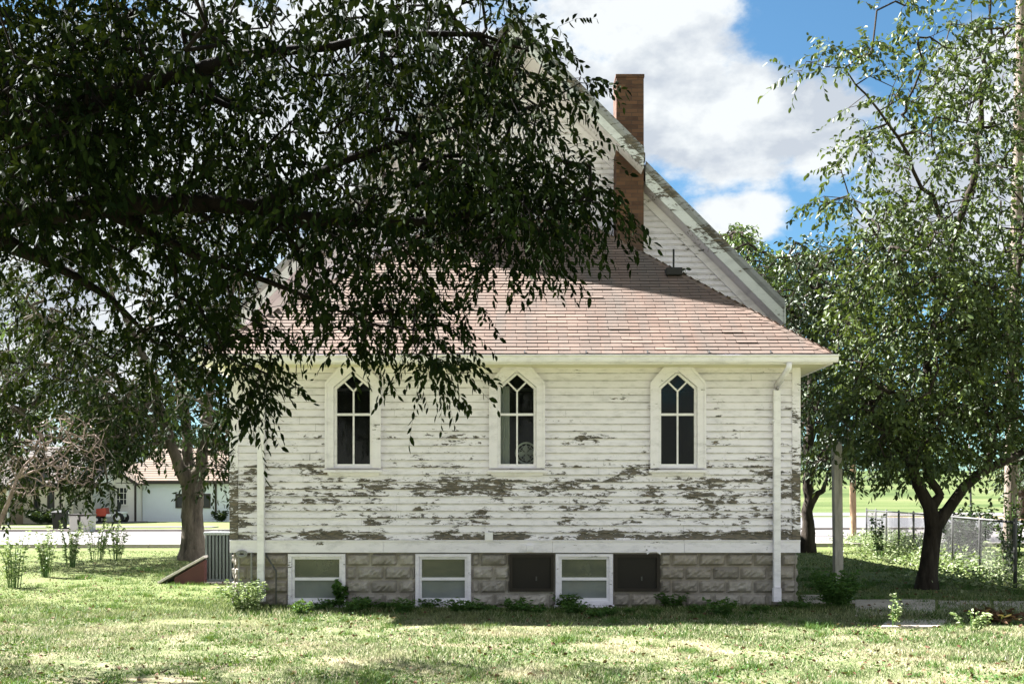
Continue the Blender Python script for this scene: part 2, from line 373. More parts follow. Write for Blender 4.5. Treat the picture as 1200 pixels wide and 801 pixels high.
# ground
def ground_mat():
    m = Mat('lawn_ground', 0.95, 0.1)
    x, y, z = m.sep()[:3]
    n = m.noise(0.55, 5, 0.6); n2 = m.noise(2.8, 7, 0.65); n3 = m.noise(40, 4, 0.7)
    g = m.ramp(n2, [(0.32, (0.07, 0.10, 0.04)), (0.50, (0.17, 0.19, 0.09)), (0.74, (0.33, 0.31, 0.20))])
    g = m.mix(m.ramp(n, [(0.50, 0.0), (0.68, 0.75)]), g, (0.38, 0.33, 0.21))
    dirt = m.noise(1.15, 6, 0.62, m.map((0.6, 1.2, 1), (4, 7, 0)))
    g = m.mix(m.ramp(dirt, [(0.56, 0.0), (0.66, 0.9)]), g, (0.36, 0.28, 0.20))
    g = m.mix(m.ramp(n3, [(0.35, 0.5), (0.6, 0.0)]), g, (0.05, 0.05, 0.02))
    lush = m.ramp(m.math('ADD', m.math('DIVIDE', y, 20.0), m.math('MULTIPLY', m.math('SUBTRACT', n, 0.5), 0.35)), [(0.58, 0.0), (0.70, 0.75)])
    g = m.mix(lush, g, (0.095, 0.125, 0.035))
    fld = m.ramp(m.noise(0.06, 6, 0.6, m.map((0.4, 1.6, 1))), [(0.34, (0.04, 0.062, 0.02)), (0.5, (0.075, 0.10, 0.035)), (0.66, (0.13, 0.135, 0.065))])
    far = m.ramp(m.math('DIVIDE', y, 200.0), [(0.30, 0.0), (0.42, 1.0)])
    g = m.mix(far, g, fld)
    m.col(g); m.bump(m.math('ADD', n3, n2), 0.9, 0.03); return m.m
M['ground'] = ground_mat()
def blade_mat():
    m = Mat('grass_blades', 0.6, 0.25); r = m.attr(); n = m.noise(0.55, 5, 0.6); n2 = m.noise(2.8, 7, 0.65)
    c = m.ramp(r, [(0.0, (0.018, 0.045, 0.008)), (0.40, (0.085, 0.15, 0.035)), (0.72, (0.25, 0.27, 0.13)), (1.0, (0.58, 0.52, 0.40))])
    c = m.mix(m.ramp(n, [(0.48, 0.0), (0.66, 0.75)]), c, (0.50, 0.44, 0.31))
    c = m.mix(m.ramp(n2, [(0.35, 0.6), (0.5, 0.0)]), c, (0.12, 0.18, 0.04))
    yy = m.sep()[1]
    lush = m.ramp(m.math('ADD', m.math('DIVIDE', yy, 20.0), m.math('MULTIPLY', m.math('SUBTRACT', n, 0.5), 0.35)), [(0.58, 0.0), (0.70, 0.8)])
    c = m.mix(lush, c, m.ramp(r, [(0.0, (0.025, 0.055, 0.01)), (0.5, (0.085, 0.13, 0.025)), (1.0, (0.27, 0.30, 0.11))]))
    m.col(c)
    t = m.N.new('ShaderNodeBsdfTranslucent'); m.L.new(c, t.inputs[0])
    mx_ = m.N.new('ShaderNodeMixShader'); mx_.inputs[0].default_value = 0.3
    m.L.new(m.b.outputs[0], mx_.inputs[1]); m.L.new(t.outputs[0], mx_.inputs[2]); m.L.new(mx_.outputs[0], m.N['Material Output'].inputs[0])
    return m.m
M['blade'] = blade_mat()
M['concrete'] = flat('pale_concrete', (0.15, 0.138, 0.135), 0.9, 0.15, 0.8)
M['slab'] = flat('old_slab', (0.34, 0.30, 0.25), 0.95, 0.35, 2.0, bump=0.5)
M['kerb'] = flat('kerb_concrete', (0.34, 0.31, 0.28), 0.9, 0.2, 2)
M['asphalt'] = flat('asphalt', (0.10, 0.10, 0.105), 0.9, 0.2, 1)
M['dirt'] = flat('brown_dirt', (0.36, 0.24, 0.14), 0.95, 0.25, 0.5)
M['metal'] = flat('galvanised_metal', (0.09, 0.09, 0.088), 0.5, 0.15, 10, 0.3)
M['ac'] = flat('grey_green_enamel', (0.085, 0.10, 0.095), 0.45, 0.12)
M['ac_light'] = flat('pale_enamel', (0.20, 0.22, 0.21), 0.45, 0.12)
M['dark'] = flat('dark_cavity', (0.02, 0.02, 0.02), 0.8)
M['red'] = flat('faded_red_paint', (0.065, 0.026, 0.022), 0.7, 0.3)
M['hwhite'] = flat('white_vinyl', (0.72, 0.71, 0.68), 0.6, 0.05, 2)
M['hblue'] = flat('pale_blue_white_vinyl', (0.66, 0.72, 0.78), 0.6, 0.05, 2)
M['hcream'] = flat('cream_vinyl', (0.66, 0.62, 0.50), 0.6, 0.05, 2)
M['htan'] = flat('tan_siding', (0.36, 0.29, 0.20), 0.7, 0.1, 2)
M['hgrey'] = flat('grey_siding', (0.45, 0.44, 0.40), 0.7, 0.08, 2)
M['htrim'] = flat('dark_trim', (0.04, 0.035, 0.03), 0.5)
M['hdoor'] = flat('tan_door', (0.58, 0.42, 0.28), 0.6)
M['hglass'] = flat('dark_house_glass', (0.02, 0.025, 0.03), 0.1, 0.2, 2, bump=0)
M['rubber'] = flat('rubber', (0.02, 0.02, 0.02), 0.8)
M['mower'] = flat('red_machine_paint', (0.45, 0.07, 0.04), 0.4)
M['whitepl'] = flat('white_plastic', (0.75, 0.75, 0.75), 0.4, 0.05)

# ------------------------------------------------------------------ the ground, road, paths
def terr(x, y):
    t = min(max((y - 88) / 110, 0), 1); return 7.5 * t * t * (3 - 2 * t)
xs = sorted(set([-700, -400, -250, -150, -100, -70, -50, -35, -25] + [i * 1.0 for i in range(-20, 21)] + [25, 35, 50, 70, 100, 150, 250, 400, 700]))
ys = sorted(set([-300, -100, -40, -15, -5] + [i * 1.0 for i in range(0, 40)] + [45, 50, 60, 70, 80] + list(range(86, 202, 6)) + [260, 400, 700, 1200, 2000]))
V = []; Fq = []
for y in ys:
    for x in xs:
        d = 0.0
        if 8 < y < 28 and abs(x) < 20:
            d = 0.02 * math.sin(x * 1.3 + y * 0.7) * math.sin(y * 1.1 - x * .4)
        V.append((x, y, terr(x, y) + d - 0.0))
nx = len(xs)
for j in range(len(ys) - 1):
    for i in range(nx - 1): Fq.append((j * nx + i, j * nx + i + 1, (j + 1) * nx + i + 1, (j + 1) * nx + i))
tag(np_mesh('ground', V, Fq, M['ground'], smooth=True), kind='structure')
def sheet(name, pts, z, mat, thick=0.0):
    mb = MB(); lo = [(x, y, -0.3) for x, y in pts]; hi = [(x, y, z) for x, y in pts]
    mb.hexa(lo, hi); return tag(mb.build(name, mat), kind='structure')
sheet('street', [(-90, 29.5), (0, 31.5), (110, 36), (110, 60), (0, 47), (-90, 43)], 0.03, M['concrete'])
def strip(name, pts, w, z, mat):
    mb = MB()
    for (a, b), (c, d) in zip(pts, pts[1:]):
        n = max(1, int(math.hypot(c - a, d - b) / 3)); 
        for k in range(n):
            t0, t1 = k / n, (k + 0.994) / n
            p0 = (a + (c - a) * t0, b + (d - b) * t0); p1 = (a + (c - a) * t1, b + (d - b) * t1)
            mb.hexa([(p0[0], p0[1], -.2), (p1[0], p1[1], -.2), (p1[0], p1[1] + w, -.2), (p0[0], p0[1] + w, -.2)],
                    [(p0[0], p0[1], z), (p1[0], p1[1], z), (p1[0], p1[1] + w, z), (p0[0], p0[1] + w, z)])
    return tag(mb.build(name, mat), kind='structure')
strip('kerb', [(-90, 29.3), (0, 31.3), (110, 35.8)], 0.18, 0.13, M['kerb'])
strip('kerb', [(-90, 43), (0, 47), (110, 60)], 0.18, 0.14, M['kerb'])
sheet('sidewalk', [(-90, 51), (-17, 53), (-17, 54.4), (-90, 52.4)], 0.05, M['concrete'])
sheet('driveway', [(-44, 46.2), (-36.5, 46.4), (-36.5, 62), (-44, 62)], 0.022, M['asphalt'])
sheet('porch_path', [(-33, 62.5), (-26, 62.5), (-26, 67), (-33, 67)], 0.06, M['concrete'])
sheet('parking_lot', [(16, 52.5), (44, 55.5), (44, 84), (16, 84)], 0.026, M['asphalt'])
sheet('dirt_patch', [(45, 56), (120, 62), (120, 86), (34, 86)], 0.034, M['dirt'])
# road beyond, following the foot of the bank
mb = MB()
for k in range(-6, 14):
    x0, x1 = k * 12, k * 12 + 12
    mb.poly([(x0, 90, terr(0, 90) + .05), (x1, 90, terr(0, 90) + .05), (x1, 97, terr(0, 97) + .12), (x0, 97, terr(0, 97) + .12)])
tag(mb.build('far_road', M['concrete']), kind='structure')
# old path slabs to the right of the church
mb = MB()
for (px0, py0, px1, py1, sh) in [(1002, 703, 1096, 722, 0), (1099, 704, 1160, 724, 6), (1164, 705, 1230, 726, 4), (1040, 726, 1110, 735, -8), (938, 697, 998, 706, 5)]:
    a, b, c, d = G(px0 + sh, py1), G(px1 + sh, py1), G(px1, py0), G(px0, py0)
    lo = [(p.x, p.y, -.1) for p in (a, b, c, d)]; hi = [(p.x, p.y, 0.012 + random.uniform(-.006, .008)) for p in (a, b, c, d)]
    mb.hexa(lo, hi)
tag(mb.build('garden_path', M['slab'], bevel=0.01), kind='structure')

# ------------------------------------------------------------------ the church
YW = 13.9; XL, XR = -4.15, 4.24; YG = 17.2; XC = 0.03
ZS0, ZS1 = 1.0, 3.55
church = thing('church', 'old white clapboard church with peeling paint, tan shingled hip roof, block basement and brick chimney', 'church', (XC, YW, 0))
WIN = [-2.345, 0.075, 2.45]
def hw_at(z):
    if z < 2.05: return 0
    if z < 3.30: return 0.33
    if z < 3.50: return 0.33 * (3.52 - z) / 0.22
    return 0
def siding(name, mp, u0, u1, z0, z1, exp, mat, cuts=None, lim=None, seed=1):
    """mp(u, out, z) -> world point"""
    rr = random.Random(seed); mb = MB(); n = int(math.ceil((z1 - z0) / exp))
    for k in range(n):
        a = z0 + k * exp; b = min(a + exp, z1); mid = (a + b) / 2
        segs = [(u0, u1)]
        if lim: l0, l1 = lim(a); segs = [(max(u0, l0), min(u1, l1))]
        for c, h in (cuts(mid) if cuts else []):
            ns = []
            for s0, s1 in segs:
                if c + h <= s0 or c - h >= s1: ns.append((s0, s1)); continue
                if c - h > s0: ns.append((s0, c - h))
                if c + h < s1: ns.append((c + h, s1))
            segs = ns
        joints = sorted(rr.uniform(u0, u1) for _ in range(2))
        for s0, s1 in segs:
            js = [s0] + [j for j in joints if s0 + .2 < j < s1 - .2] + [s1]
            for j0, j1 in zip(js, js[1:]):
                if j1 - j0 < 0.01: continue
                j1 -= 0.002
                m = max(1, int((j1 - j0) / 0.35)); us = [j0 + (j1 - j0) * i / m for i in range(m + 1)]
                base = rr.uniform(-.0015, .0015)
                wob = [base + rr.uniform(-.0022, .0022) for _ in us]; dz = [rr.uniform(-.0022, .0022) for _ in us]
                for i in range(m):
                    o0, o1 = 0.026 + wob[i], 0.026 + wob[i + 1]
                    A = mp(us[i], o0, a + dz[i]); B = mp(us[i + 1], o1, a + dz[i + 1]); C = mp(us[i + 1], .004, b + .003); D = mp(us[i], .004, b + .003)
                    mb.poly([A, B, C, D])
                    E = mp(us[i], 0.0, a + dz[i]); Fv = mp(us[i + 1], 0.0, a + dz[i + 1]); mb.poly([E, Fv, B, A])
    return mb.build(name, mat, church)
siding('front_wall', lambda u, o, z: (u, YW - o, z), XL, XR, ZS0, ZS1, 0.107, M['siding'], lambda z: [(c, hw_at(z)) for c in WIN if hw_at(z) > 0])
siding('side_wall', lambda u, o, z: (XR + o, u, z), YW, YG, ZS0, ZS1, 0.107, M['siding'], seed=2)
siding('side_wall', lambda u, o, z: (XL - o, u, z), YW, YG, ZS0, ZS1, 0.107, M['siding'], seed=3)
# inner lining so that the rooms are closed and dim
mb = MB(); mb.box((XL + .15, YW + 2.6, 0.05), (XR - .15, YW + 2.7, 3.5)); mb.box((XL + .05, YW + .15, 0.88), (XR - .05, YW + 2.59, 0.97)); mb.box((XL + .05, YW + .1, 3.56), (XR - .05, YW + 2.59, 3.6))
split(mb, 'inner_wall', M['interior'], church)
PK = 9.95                      # roof top line: z = PK - |x - XC|
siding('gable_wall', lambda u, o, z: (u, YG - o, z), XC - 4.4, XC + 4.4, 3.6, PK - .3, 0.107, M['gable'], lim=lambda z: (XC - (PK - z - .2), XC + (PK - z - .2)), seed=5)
mb = MB()
for s in (-1, 1): mb.box((XC + s * 4.38 - .05, YG + .02, 0), (XC + s * 4.38 + .05, YG + 16, 5.45))
mb.box((XC - 4.3, YG + 15.9, 0), (XC + 4.3, YG + 16, 5.4))
mb.hexa([(XC - 4.3, YG + 15.9, 5.4), (XC + 4.3, YG + 15.9, 5.4), (XC, YG + 15.9, 9.6)], [(XC - 4.3, YG + 16, 5.4), (XC + 4.3, YG + 16, 5.4), (XC, YG + 16, 9.6)])
split(mb, 'nave_wall', M['gable'], church)
# main roof: two slabs, tight at the gable, with rake boards
mb = MB(); XE = 4.84
def rk(x, y, d): return (XC + x, y, PK - abs(x) - d)
for s in (-1, 1):
    for xa, xb, ya in ((0, 2.30, YG - .82), (2.30, XE, YG - .40)):
        lo = [rk(s * xa, ya + .03, .14), rk(s * xb, ya + .03, .14), rk(s * xb, YG + 16.4, .14), rk(s * xa, YG + 16.4, .14)]
        hi = [rk(s * xa, ya + .03, 0), rk(s * xb, ya + .03, 0), rk(s * xb, YG + 16.4, 0), rk(s * xa, YG + 16.4, 0)]
        mb.hexa(lo, hi)
roofm = mb.build('main_roof', M['shingle_grey'], church)
def rake(name, xa, xb, yf, s, wide):
    mb = MB()
    d0, d1 = -.02, wide
    mb.hexa([rk(s * xa, yf, d1), rk(s * xb, yf, d1), rk(s * xb, yf, d0), rk(s * xa, yf, d0)], [rk(s * xa, yf + .028, d1), rk(s * xb, yf + .028, d1), rk(s * xb, yf + .028, d0), rk(s * xa, yf + .028, d0)])
    # crown strip proud of the board, soffit behind, bed mould on the wall
    o_ = mb; mb = MB()
    mb.hexa([rk(s * xa, yf - .045, .05), rk(s * xb, yf - .045, .05), rk(s * xb, yf - .045, -.05), rk(s * xa, yf - .045, -.05)], [rk(s * xa, yf - .002, .13), rk(s * xb, yf - .002, .13), rk(s * xb, yf - .002, -.05), rk(s * xa, yf - .002, -.05)])
    o = o_.build(name, M['rake'], church); mb.build('crown_mould', M['crown'], o)
    mb = MB()
    mb.hexa([rk(s * xa, yf + .03, wide - .01), rk(s * xb, yf + .03, wide - .01), rk(s * xb, YG - .03, wide - .01), rk(s * xa, YG - .03, wide - .01)],
            [rk(s * xa, yf + .03, wide - .04), rk(s * xb, yf + .03, wide - .04), rk(s * xb, YG - .03, wide - .04), rk(s * xa, YG - .03, wide - .04)])
    mb.hexa([rk(s * xa, YG - .05, wide + .2), rk(s * xb, YG - .05, wide + .2), rk(s * xb, YG - .05, wide), rk(s * xa, YG - .05, wide)],
            [rk(s * xa, YG - .022, wide + .2), rk(s * xb, YG - .022, wide + .2), rk(s * xb, YG - .022, wide), rk(s * xa, YG - .022, wide)])
    mb.build('rake_soffit', M['trim'], church)
for s in (-1, 1):
    rake('rake_board', 0.0 if s > 0 else 0.001, 2.27, YG - .82, s, .30)
    rake('rake_board', 2.36, XE, YG - .40, s, .36)
mb = MB()
for s in (-1, 1): mb.box((XC + s * (XE + .01) - .02, YG - .40, PK - XE - .36), (XC + s * (XE + .01) + .02, YG + 16.4, PK - XE - .02))
split(mb, 'eave_board', M['rake'], church)
mb = MB(); mb.box((XC - 4.40, YG - .04, 3.6), (XC - 4.28, YG - .021, 5.3)); mb.box((XC + 4.28, YG - .04, 3.6), (XC + 4.40, YG - .021, 5.3)); split(mb, 'corner_board', M['trim'], church)

# annex hip roof
YE = 13.42; XEL, XER = XL - .37, XR + .35; ZE = 3.68; SL = 0.866; YT = 16.82
def roof_tabs(mp, w0l, w0r, run, seed, mat, name):
    """mp(u, s, lift): u along the eave, s plan distance from the eave"""
    rr = random.Random(seed); mb = MB(); ex = 0.094 / math.hypot(1, SL) ; n = int(run / ex) + 1
    for k in range(n):
        s0 = k * ex; s1 = min(s0 + ex * 1.02, run)
        if s1 <= s0: break
        l = w0l + s0; r = w0r - s0; l1 = w0l + s1; r1 = w0r - s1
        u = w0l - (0.153 if k % 2 else 0) + rr.uniform(-.015, .015) - 0.3
        while u < w0r:
            a, b = max(u + .003, l), min(u + .302, r); u += .305
            if b - a < .02: continue
            a1, b1 = max(a, l1), min(b, r1)
            if b1 <= a1: a1 = b1 = (a + b) / 2
            e = .012 + rr.uniform(-.002, .003)
            if rr.random() < .02: e += .008
            ds = rr.uniform(-.002, .002); c = rr.random()
            mb.cur = c
            mb.poly([mp(a, s0 + ds, e), mp(b, s0 + ds, e), mp(b1, s1, .003), mp(a1, s1, .003)])
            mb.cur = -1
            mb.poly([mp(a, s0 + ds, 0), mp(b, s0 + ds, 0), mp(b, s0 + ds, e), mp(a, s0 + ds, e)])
    return mb.build(name, mat, church)
nz = 1 / math.hypot(1, SL)
def mpf(u, s, h): return (u, YE + s - h * SL * nz, ZE + s * SL + h * nz)
run = YT - YE
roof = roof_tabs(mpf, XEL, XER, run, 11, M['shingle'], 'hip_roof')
def mpr(u, s, h): return (XER - s + h * SL * nz, u, ZE + s * SL + h * nz)
def side_tabs(mp, seed):
    rr = random.Random(seed); mb = MB(); ex = 0.127 * nz; n = int(run / ex)
    for k in range(n):
        s0 = k * ex; s1 = s0 + ex * 1.02; u = YE + s0
        while u < YG:
            b = min(u + .302, YG); c = rr.random(); mb.cur = c
            mb.poly([mp(u + .003, s0, .011), mp(b, s0, .011), mp(b, s1, .003), mp(u + .003, s1, .003)])
            mb.poly([mp(u + .003, s0, 0), mp(b, s0, 0), mp(b, s0, .011), mp(u + .003, s0, .011)]); u += .305
    return mb
side_tabs(mpr, 12).build('hip_roof', M['shingle'], church)
side_tabs(lambda u, s, h: (XEL + s - h * SL * nz, u, ZE + s * SL + h * nz), 13).build('hip_roof', M['shingle'], church)
# deck under the shingles
mb = MB(); zt = ZE + run * SL
mb.poly([(XEL, YE, ZE - .004), (XER, YE, ZE - .004), (XER - run, YT, zt - .004), (XEL + run, YT, zt - .004)])
mb.poly([(XER, YE, ZE - .004), (XER, YG, ZE - .004), (XER - run, YG, zt - .004), (XER - run, YT, zt - .004)])
mb.poly([(XEL, YG, ZE - .004), (XEL, YE, ZE - .004), (XEL + run, YT, zt - .004), (XEL + run, YG, zt - .004)])
mb.poly([(XEL + run, YT, zt - .003), (XER - run, YT, zt - .003), (XER - run, YG, zt + .01), (XEL + run, YG, zt + .01)])
mb.build('roof_deck', M['dark'], church)
# hip caps
for sgn, xe in ((1, XER), (-1, XEL)):
    mb = MB(); n = 40
    for k in range(n):
        t0, t1 = run * k / n, run * (k + 1.25) / n
        if t1 > run: t1 = run
        c0 = Vector((xe - sgn * t0, YE + t0, ZE + t0 * SL)); c1 = Vector((xe - sgn * t1, YE + t1, ZE + t1 * SL))
        for (dx, dy) in ((-sgn * .13, 0), (0, .13)):
            o = Vector((dx, dy, 0)); l0, l1 = .026, .012
            mb.cur = random.random()
            mb.poly([c0 + Vector((0, 0, l0)), c0 + o + Vector((0, 0, l0 - .006)), c1 + o + Vector((0, 0, l1 - .003)), c1 + Vector((0, 0, l1))])
            mb.poly([c0 + Vector((0, 0, 0)), c0 + o, c0 + o + Vector((0, 0, l0 - .006)), c0 + Vector((0, 0, l0))])
    mb.build('hip_cap', M['shingle'], church)
mb = MB(); mb.cur = None; x = XEL + run
while x < XER - run:
    mb.hexa([(x, YT - .12, zt - .09), (x + .29, YT - .12, zt - .085), (x + .29, YT + .1, zt + .01), (x, YT + .1, zt + .01)], [(x, YT - .13, zt - .065), (x + .29, YT - .13, zt - .06), (x + .29, YT + .1, zt + .035), (x, YT + .1, zt + .035)]); x += .25
mb.build('ridge_cap', M['shingle'], church)
# small roof vent near the hip
mb = MB(); p = Vector(mpf(2.62, 1.80, 0)); mb.box((p.x - .13, p.y - .10, p.z - .02), (p.x + .13, p.y + .12, p.z + .10)); mb.tube([(p.x, p.y, p.z), (p.x, p.y, p.z + .42)], .018)
mb.build('roof_vent', M['dark'], church, bevel=.01)
# soffit, fascia, gutter
mb = MB(); mb.box((XEL + .02, YE + .02, 3.55), (XER - .02, YW - .0, 3.565)); mb.box((XR, YW, 3.55), (XER - .02, YG, 3.565)); mb.box((XEL + .02, YW, 3.55), (XL, YG, 3.565))
mb.build('soffit', M['soffit'], church)
mb = MB(); mb.box((XEL, YE, 3.535), (XER, YE + .019, 3.672)); mb.box((XER - .019, YE + .02, 3.535), (XER, YG, 3.672)); mb.box((XEL, YE + .02, 3.535), (XEL + .019, YG, 3.672))
split(mb, 'fascia', M['clean'], church)
mb = MB()
prof = [(0, .10), (0, 0), (-.07, 0), (-.085, .03), (-.085, .07), (-.11, .085), (-.11, .103), (-.10, .103), (-.10, .09), (-.078, .075), (-.078, .03), (-.066, .008), (-.006, .008), (-.006, .10)]
n = len(prof); segs = 24; rings = []
for i in range(segs + 1):
    x = XEL - .05 + (XER - XEL + .1) * i / segs; dz = random.uniform(-.004, .004)
    rings.append([mb.vert((x, YE - .003 + a, 3.552 + b + dz)) for a, b in prof])
for r0, r1 in zip(rings, rings[1:]):
    for k in range(n): mb.face([r0[k], r0[(k + 1) % n], r1[(k + 1) % n], r1[k]])
mb.face(rings[0]); mb.face(rings[-1][::-1])
gut = mb.build('gutter', M['clean'], church)
mb = MB(); x = XEL + .3
while x < XER:
    q = Vector(mpf(x, .035, .02)); mb.box((x - .008, YE - .10, 3.655), (x + .008, YE + .02, 3.662))
    mb.hexa([(x - .010, YE - .01, 3.69), (x + .010, YE - .01, 3.69), (x + .010, q.y, q.z), (x - .010, q.y, q.z)], [(x - .010, YE - .01, 3.70), (x + .010, YE - .01, 3.70), (x + .010, q.y, q.z + .01), (x - .010, q.y, q.z + .01)]); x += .88
split(mb, 'gutter_strap', M['metal'], church)
# skirt board and corner boards
mb = MB(); xs_ = [XL - .02, -1.9, 0.6, 2.55, XR + .02]
for a, b in zip(xs_, xs_[1:]): mb.box((a, YW - .03, .815 + random.uniform(0, .004)), (b - .003, YW - .001, .985))
mb.box((XL - .02, YW - .045, .985), (XR + .02, YW, 1.003))
mb.box((XR + .001, YW, .815), (XR + .03, YG, .985)); mb.box((XL - .03, YW, .815), (XL - .001, YG, .985))
split(mb, 'skirt_board', M['trim'], church, .002)
for xa in (XL, XR):
    mb = MB(); s = -1 if xa < 0 else 1
    a, b = (xa - .025, xa + .10) if s < 0 else (xa - .10, xa + .025)
    mb.box((a, YW - .032, .99), (b, YW - .003, 3.548)); mb.build('corner_board', M['corner'], church, bevel=.003)
# foundation of rock-faced blocks
BW = [(-3.31, .81), (-2.455 + .0, .0)]
OPEN = []   # (x0, x1, z0, z1)
def wx(px): return (px - 600) / 79.0
BWIN = [(338, 405), (487, 552), (651, 718)]; BBRD = [(597, 649), (720, 773)]
for a, b in BWIN: OPEN.append((wx(a), wx(b), .02, .80))
for a, b in BBRD: OPEN.append((wx(a), wx(b), .24, .79))
def foundation(name, mp, u0, u1, opens, seed):
    rr = random.Random(seed); mb = MB(); res = 6
    for row in range(5):
        z0 = -0.19 + row * .2; z1 = z0 + .2; off = .203 if row % 2 else 0
        u = u0 - off
        while u < u1:
            a, b = max(u, u0), min(u + .406, u1); u += .406
            segs = [(a, b, z0, z1)]
            for (ox0, ox1, oz0, oz1) in opens:
                ns = []
                for (p, q, zz0, zz1) in segs:
                    if ox1 <= p or ox0 >= q or oz1 <= zz0 + .02 or oz0 >= zz1 - .02: ns.append((p, q, zz0, zz1)); continue
                    if ox0 > p: ns.append((p, ox0, zz0, zz1))
                    if ox1 < q: ns.append((ox1, q, zz0, zz1))
                    if oz0 > zz0 + .03: ns.append((max(p, ox0), min(q, ox1), zz0, oz0))
                segs = ns
            mb.cur = rr.random()
            for (p, q, zz0, zz1) in segs:
                if q - p < .03: continue
                nu = max(2, int((q - p) / .04)); nzv = max(2, int((zz1 - zz0) / .035)); ids = []
                for j in range(nzv + 1):
                    rowi = []
                    for i in range(nu + 1):
                        uu = p + .006 + (q - p - .012) * i / nu; zz = zz0 + .005 + (zz1 - zz0 - .01) * j / nzv
                        eu = min(i, nu - i) / nu * (q - p); ez = min(j, nzv - j) / nzv * (zz1 - zz0); e = min(eu, ez)
                        o = -.022 if e == 0 else .012 + min(e, .06) * .5 + rr.uniform(-.014, .016)
                        rowi.append(mb.vert(mp(uu, o, zz)))
                    ids.append(rowi)
                for j in range(nzv):
                    for i in range(nu): mb.face([ids[j][i], ids[j][i + 1], ids[j + 1][i + 1], ids[j + 1][i]])
    mb.cur = 0.2                                   # mortar sheet behind, cut round the openings
    zs = sorted({-.2, .81} | {v for o in opens for v in o[2:]}); us = sorted({u0, u1} | {v for o in opens for v in o[:2]})
    for a, b in zip(us, us[1:]):
        for c, d in zip(zs, zs[1:]):
            mu, mz = (a + b) / 2, (c + d) / 2
            if any(o[0] < mu < o[1] and o[2] < mz < o[3] for o in opens): continue
            mb.poly([mp(a, -.018, c), mp(b, -.018, c), mp(b, -.018, d), mp(a, -.018, d)])
    return mb.build(name, M['block'], church)
foundation('foundation', lambda u, o, z: (u, YW + .03 - o, z), XL + .02, XR - .02, OPEN, 21)
foundation('foundation', lambda u, o, z: (XR - .02 + o, u, z), YW + .03, YG, [], 22)
foundation('foundation', lambda u, o, z: (XL + .02 - o, u, z), YW + .03, YG, [], 23)
# gothic windows
for wi, c in enumerate(WIN):
    mb = MB(); y0, y1 = YW - .068, YW + .06
    outer = [(c - .40, 2.06), (c - .40, 3.32), (c - .20, 3.545), (c + .20, 3.545), (c + .40, 3.32), (c + .40, 2.06)]
    inner = [(c - .285, 2.07), (c - .285, 3.26), (c - .001, 3.50), (c + .001, 3.50), (c + .285, 3.26), (c + .285, 2.07)]
    mb.ring(outer, inner, y0, y1)
    # raised outer bead
    mb.ring([(a + (.012 if a > c else -.012), b + (.004 if b > 2.1 else 0)) for a, b in outer], [(a - (.018 if a > c else -.018), b - (.018 if b > 3.0 else 0)) for a, b in outer], y0 - .014, y0 - .001)
    w = mb.build('window', M['trim'], church)
    mb = MB()
    mb.hexa([(c - .43, YW - .09, 2.00), (c + .43, YW - .09, 2.00), (c + .43, YW + .06, 2.01), (c - .43, YW + .06, 2.01)], [(c - .43, YW - .09, 2.035), (c + .43, YW - .09, 2.035), (c + .43, YW + .06, 2.062), (c - .43, YW + .06, 2.062)])
    mb.box((c - .38, YW - .04, 1.955), (c + .38, YW - .022, 1.998)); mb.build('sill', M['trim'], w)
    mb = MB(); a, b = YW - .02, YW + .02
    si = [(c - .283, 2.064), (c - .283, 3.255), (c - .001, 3.49), (c + .001, 3.49), (c + .283, 3.255), (c + .283, 2.064)]
    so_ = [(c - .245, 2.125), (c - .245, 3.235), (c - .001, 3.445), (c + .001, 3.445), (c + .245, 3.235), (c + .245, 2.125)]
    mb.ring(si, so_, a, b)
    mb.box((c - .243, a + .004, 2.84), (c + .243, b + .004, 2.875)); mb.bar((c, 2.12), (c, 3.22), .024, a + .007, b)
    mb.bar((c, 3.20), (c - .13, 3.33), .024, a + .009, b - .002); mb.bar((c, 3.20), (c + .13, 3.33), .024, a + .0085, b - .0015)
    mb.build('sash', M['clean'], w)
    mb = MB(); mb.poly([(p, YW + .012, q) for p, q in [(c - .25, 2.12), (c + .25, 2.12), (c + .25, 3.24), (c, 3.45), (c - .25, 3.24)]]); mb.build('glass', M['glass'], w)
    if wi == 1:
        mb = MB()
        pts = [(c - .25, 2.1), (c - .20, 2.1), (c - .20, 3.2), (c - .25, 3.2)]
        n = 10
        for i in range(n):
            u0, u1 = c - .27 + .16 * i / n, c - .27 + .16 * (i + 1) / n; d0, d1 = (i % 2) * .03, ((i + 1) % 2) * .03
            mb.poly([(u0, YW + .16 + d0, 2.05), (u1, YW + .16 + d1, 2.05), (u1, YW + .16 + d1, 3.3), (u0, YW + .16 + d0, 3.3)])
        mb.build('curtain', M['whitepl'], w)
# round fan inside the middle window
fan = thing('window_fan', 'round pale fan standing behind the lower right pane of the middle arched window', 'fan', (.20, YW + .30, 2.03))
mb = MB(); R_ = .155; cz = 2.30
pts = [(.215 + R_ * math.cos(t), YW + .26, cz + R_ * math.sin(t)) for t in [2 * math.pi * k / 28 for k in range(29)]]
mb.tube(pts, .015, 6, False)
for q in (.11, .065): mb.tube([(.215 + q * math.cos(t), YW + .26, cz + q * math.sin(t)) for t in [2 * math.pi * k / 20 for k in range(21)]], .004, 4, False)
for k in range(12): t = math.pi * 2 * k / 12; mb.tube([(.215, YW + .26, cz), (.215 + R_ * math.cos(t), YW + .26, cz + R_ * math.sin(t))], .003, 4)
mb.build('fan_guard', M['whitepl'], fan)
mb = MB()
for k in range(4):
    t = math.pi / 2 * k; a = Vector((math.cos(t), 0, math.sin(t))); b = Vector((-math.sin(t), .3, math.cos(t))); o = Vector((.215, YW + .30, cz))
    mb.poly([o, o + a * .07 - b * .03, o + a * .14, o + a * .07 + b * .06])
mb.build('fan_blade', M['whitepl'], fan)
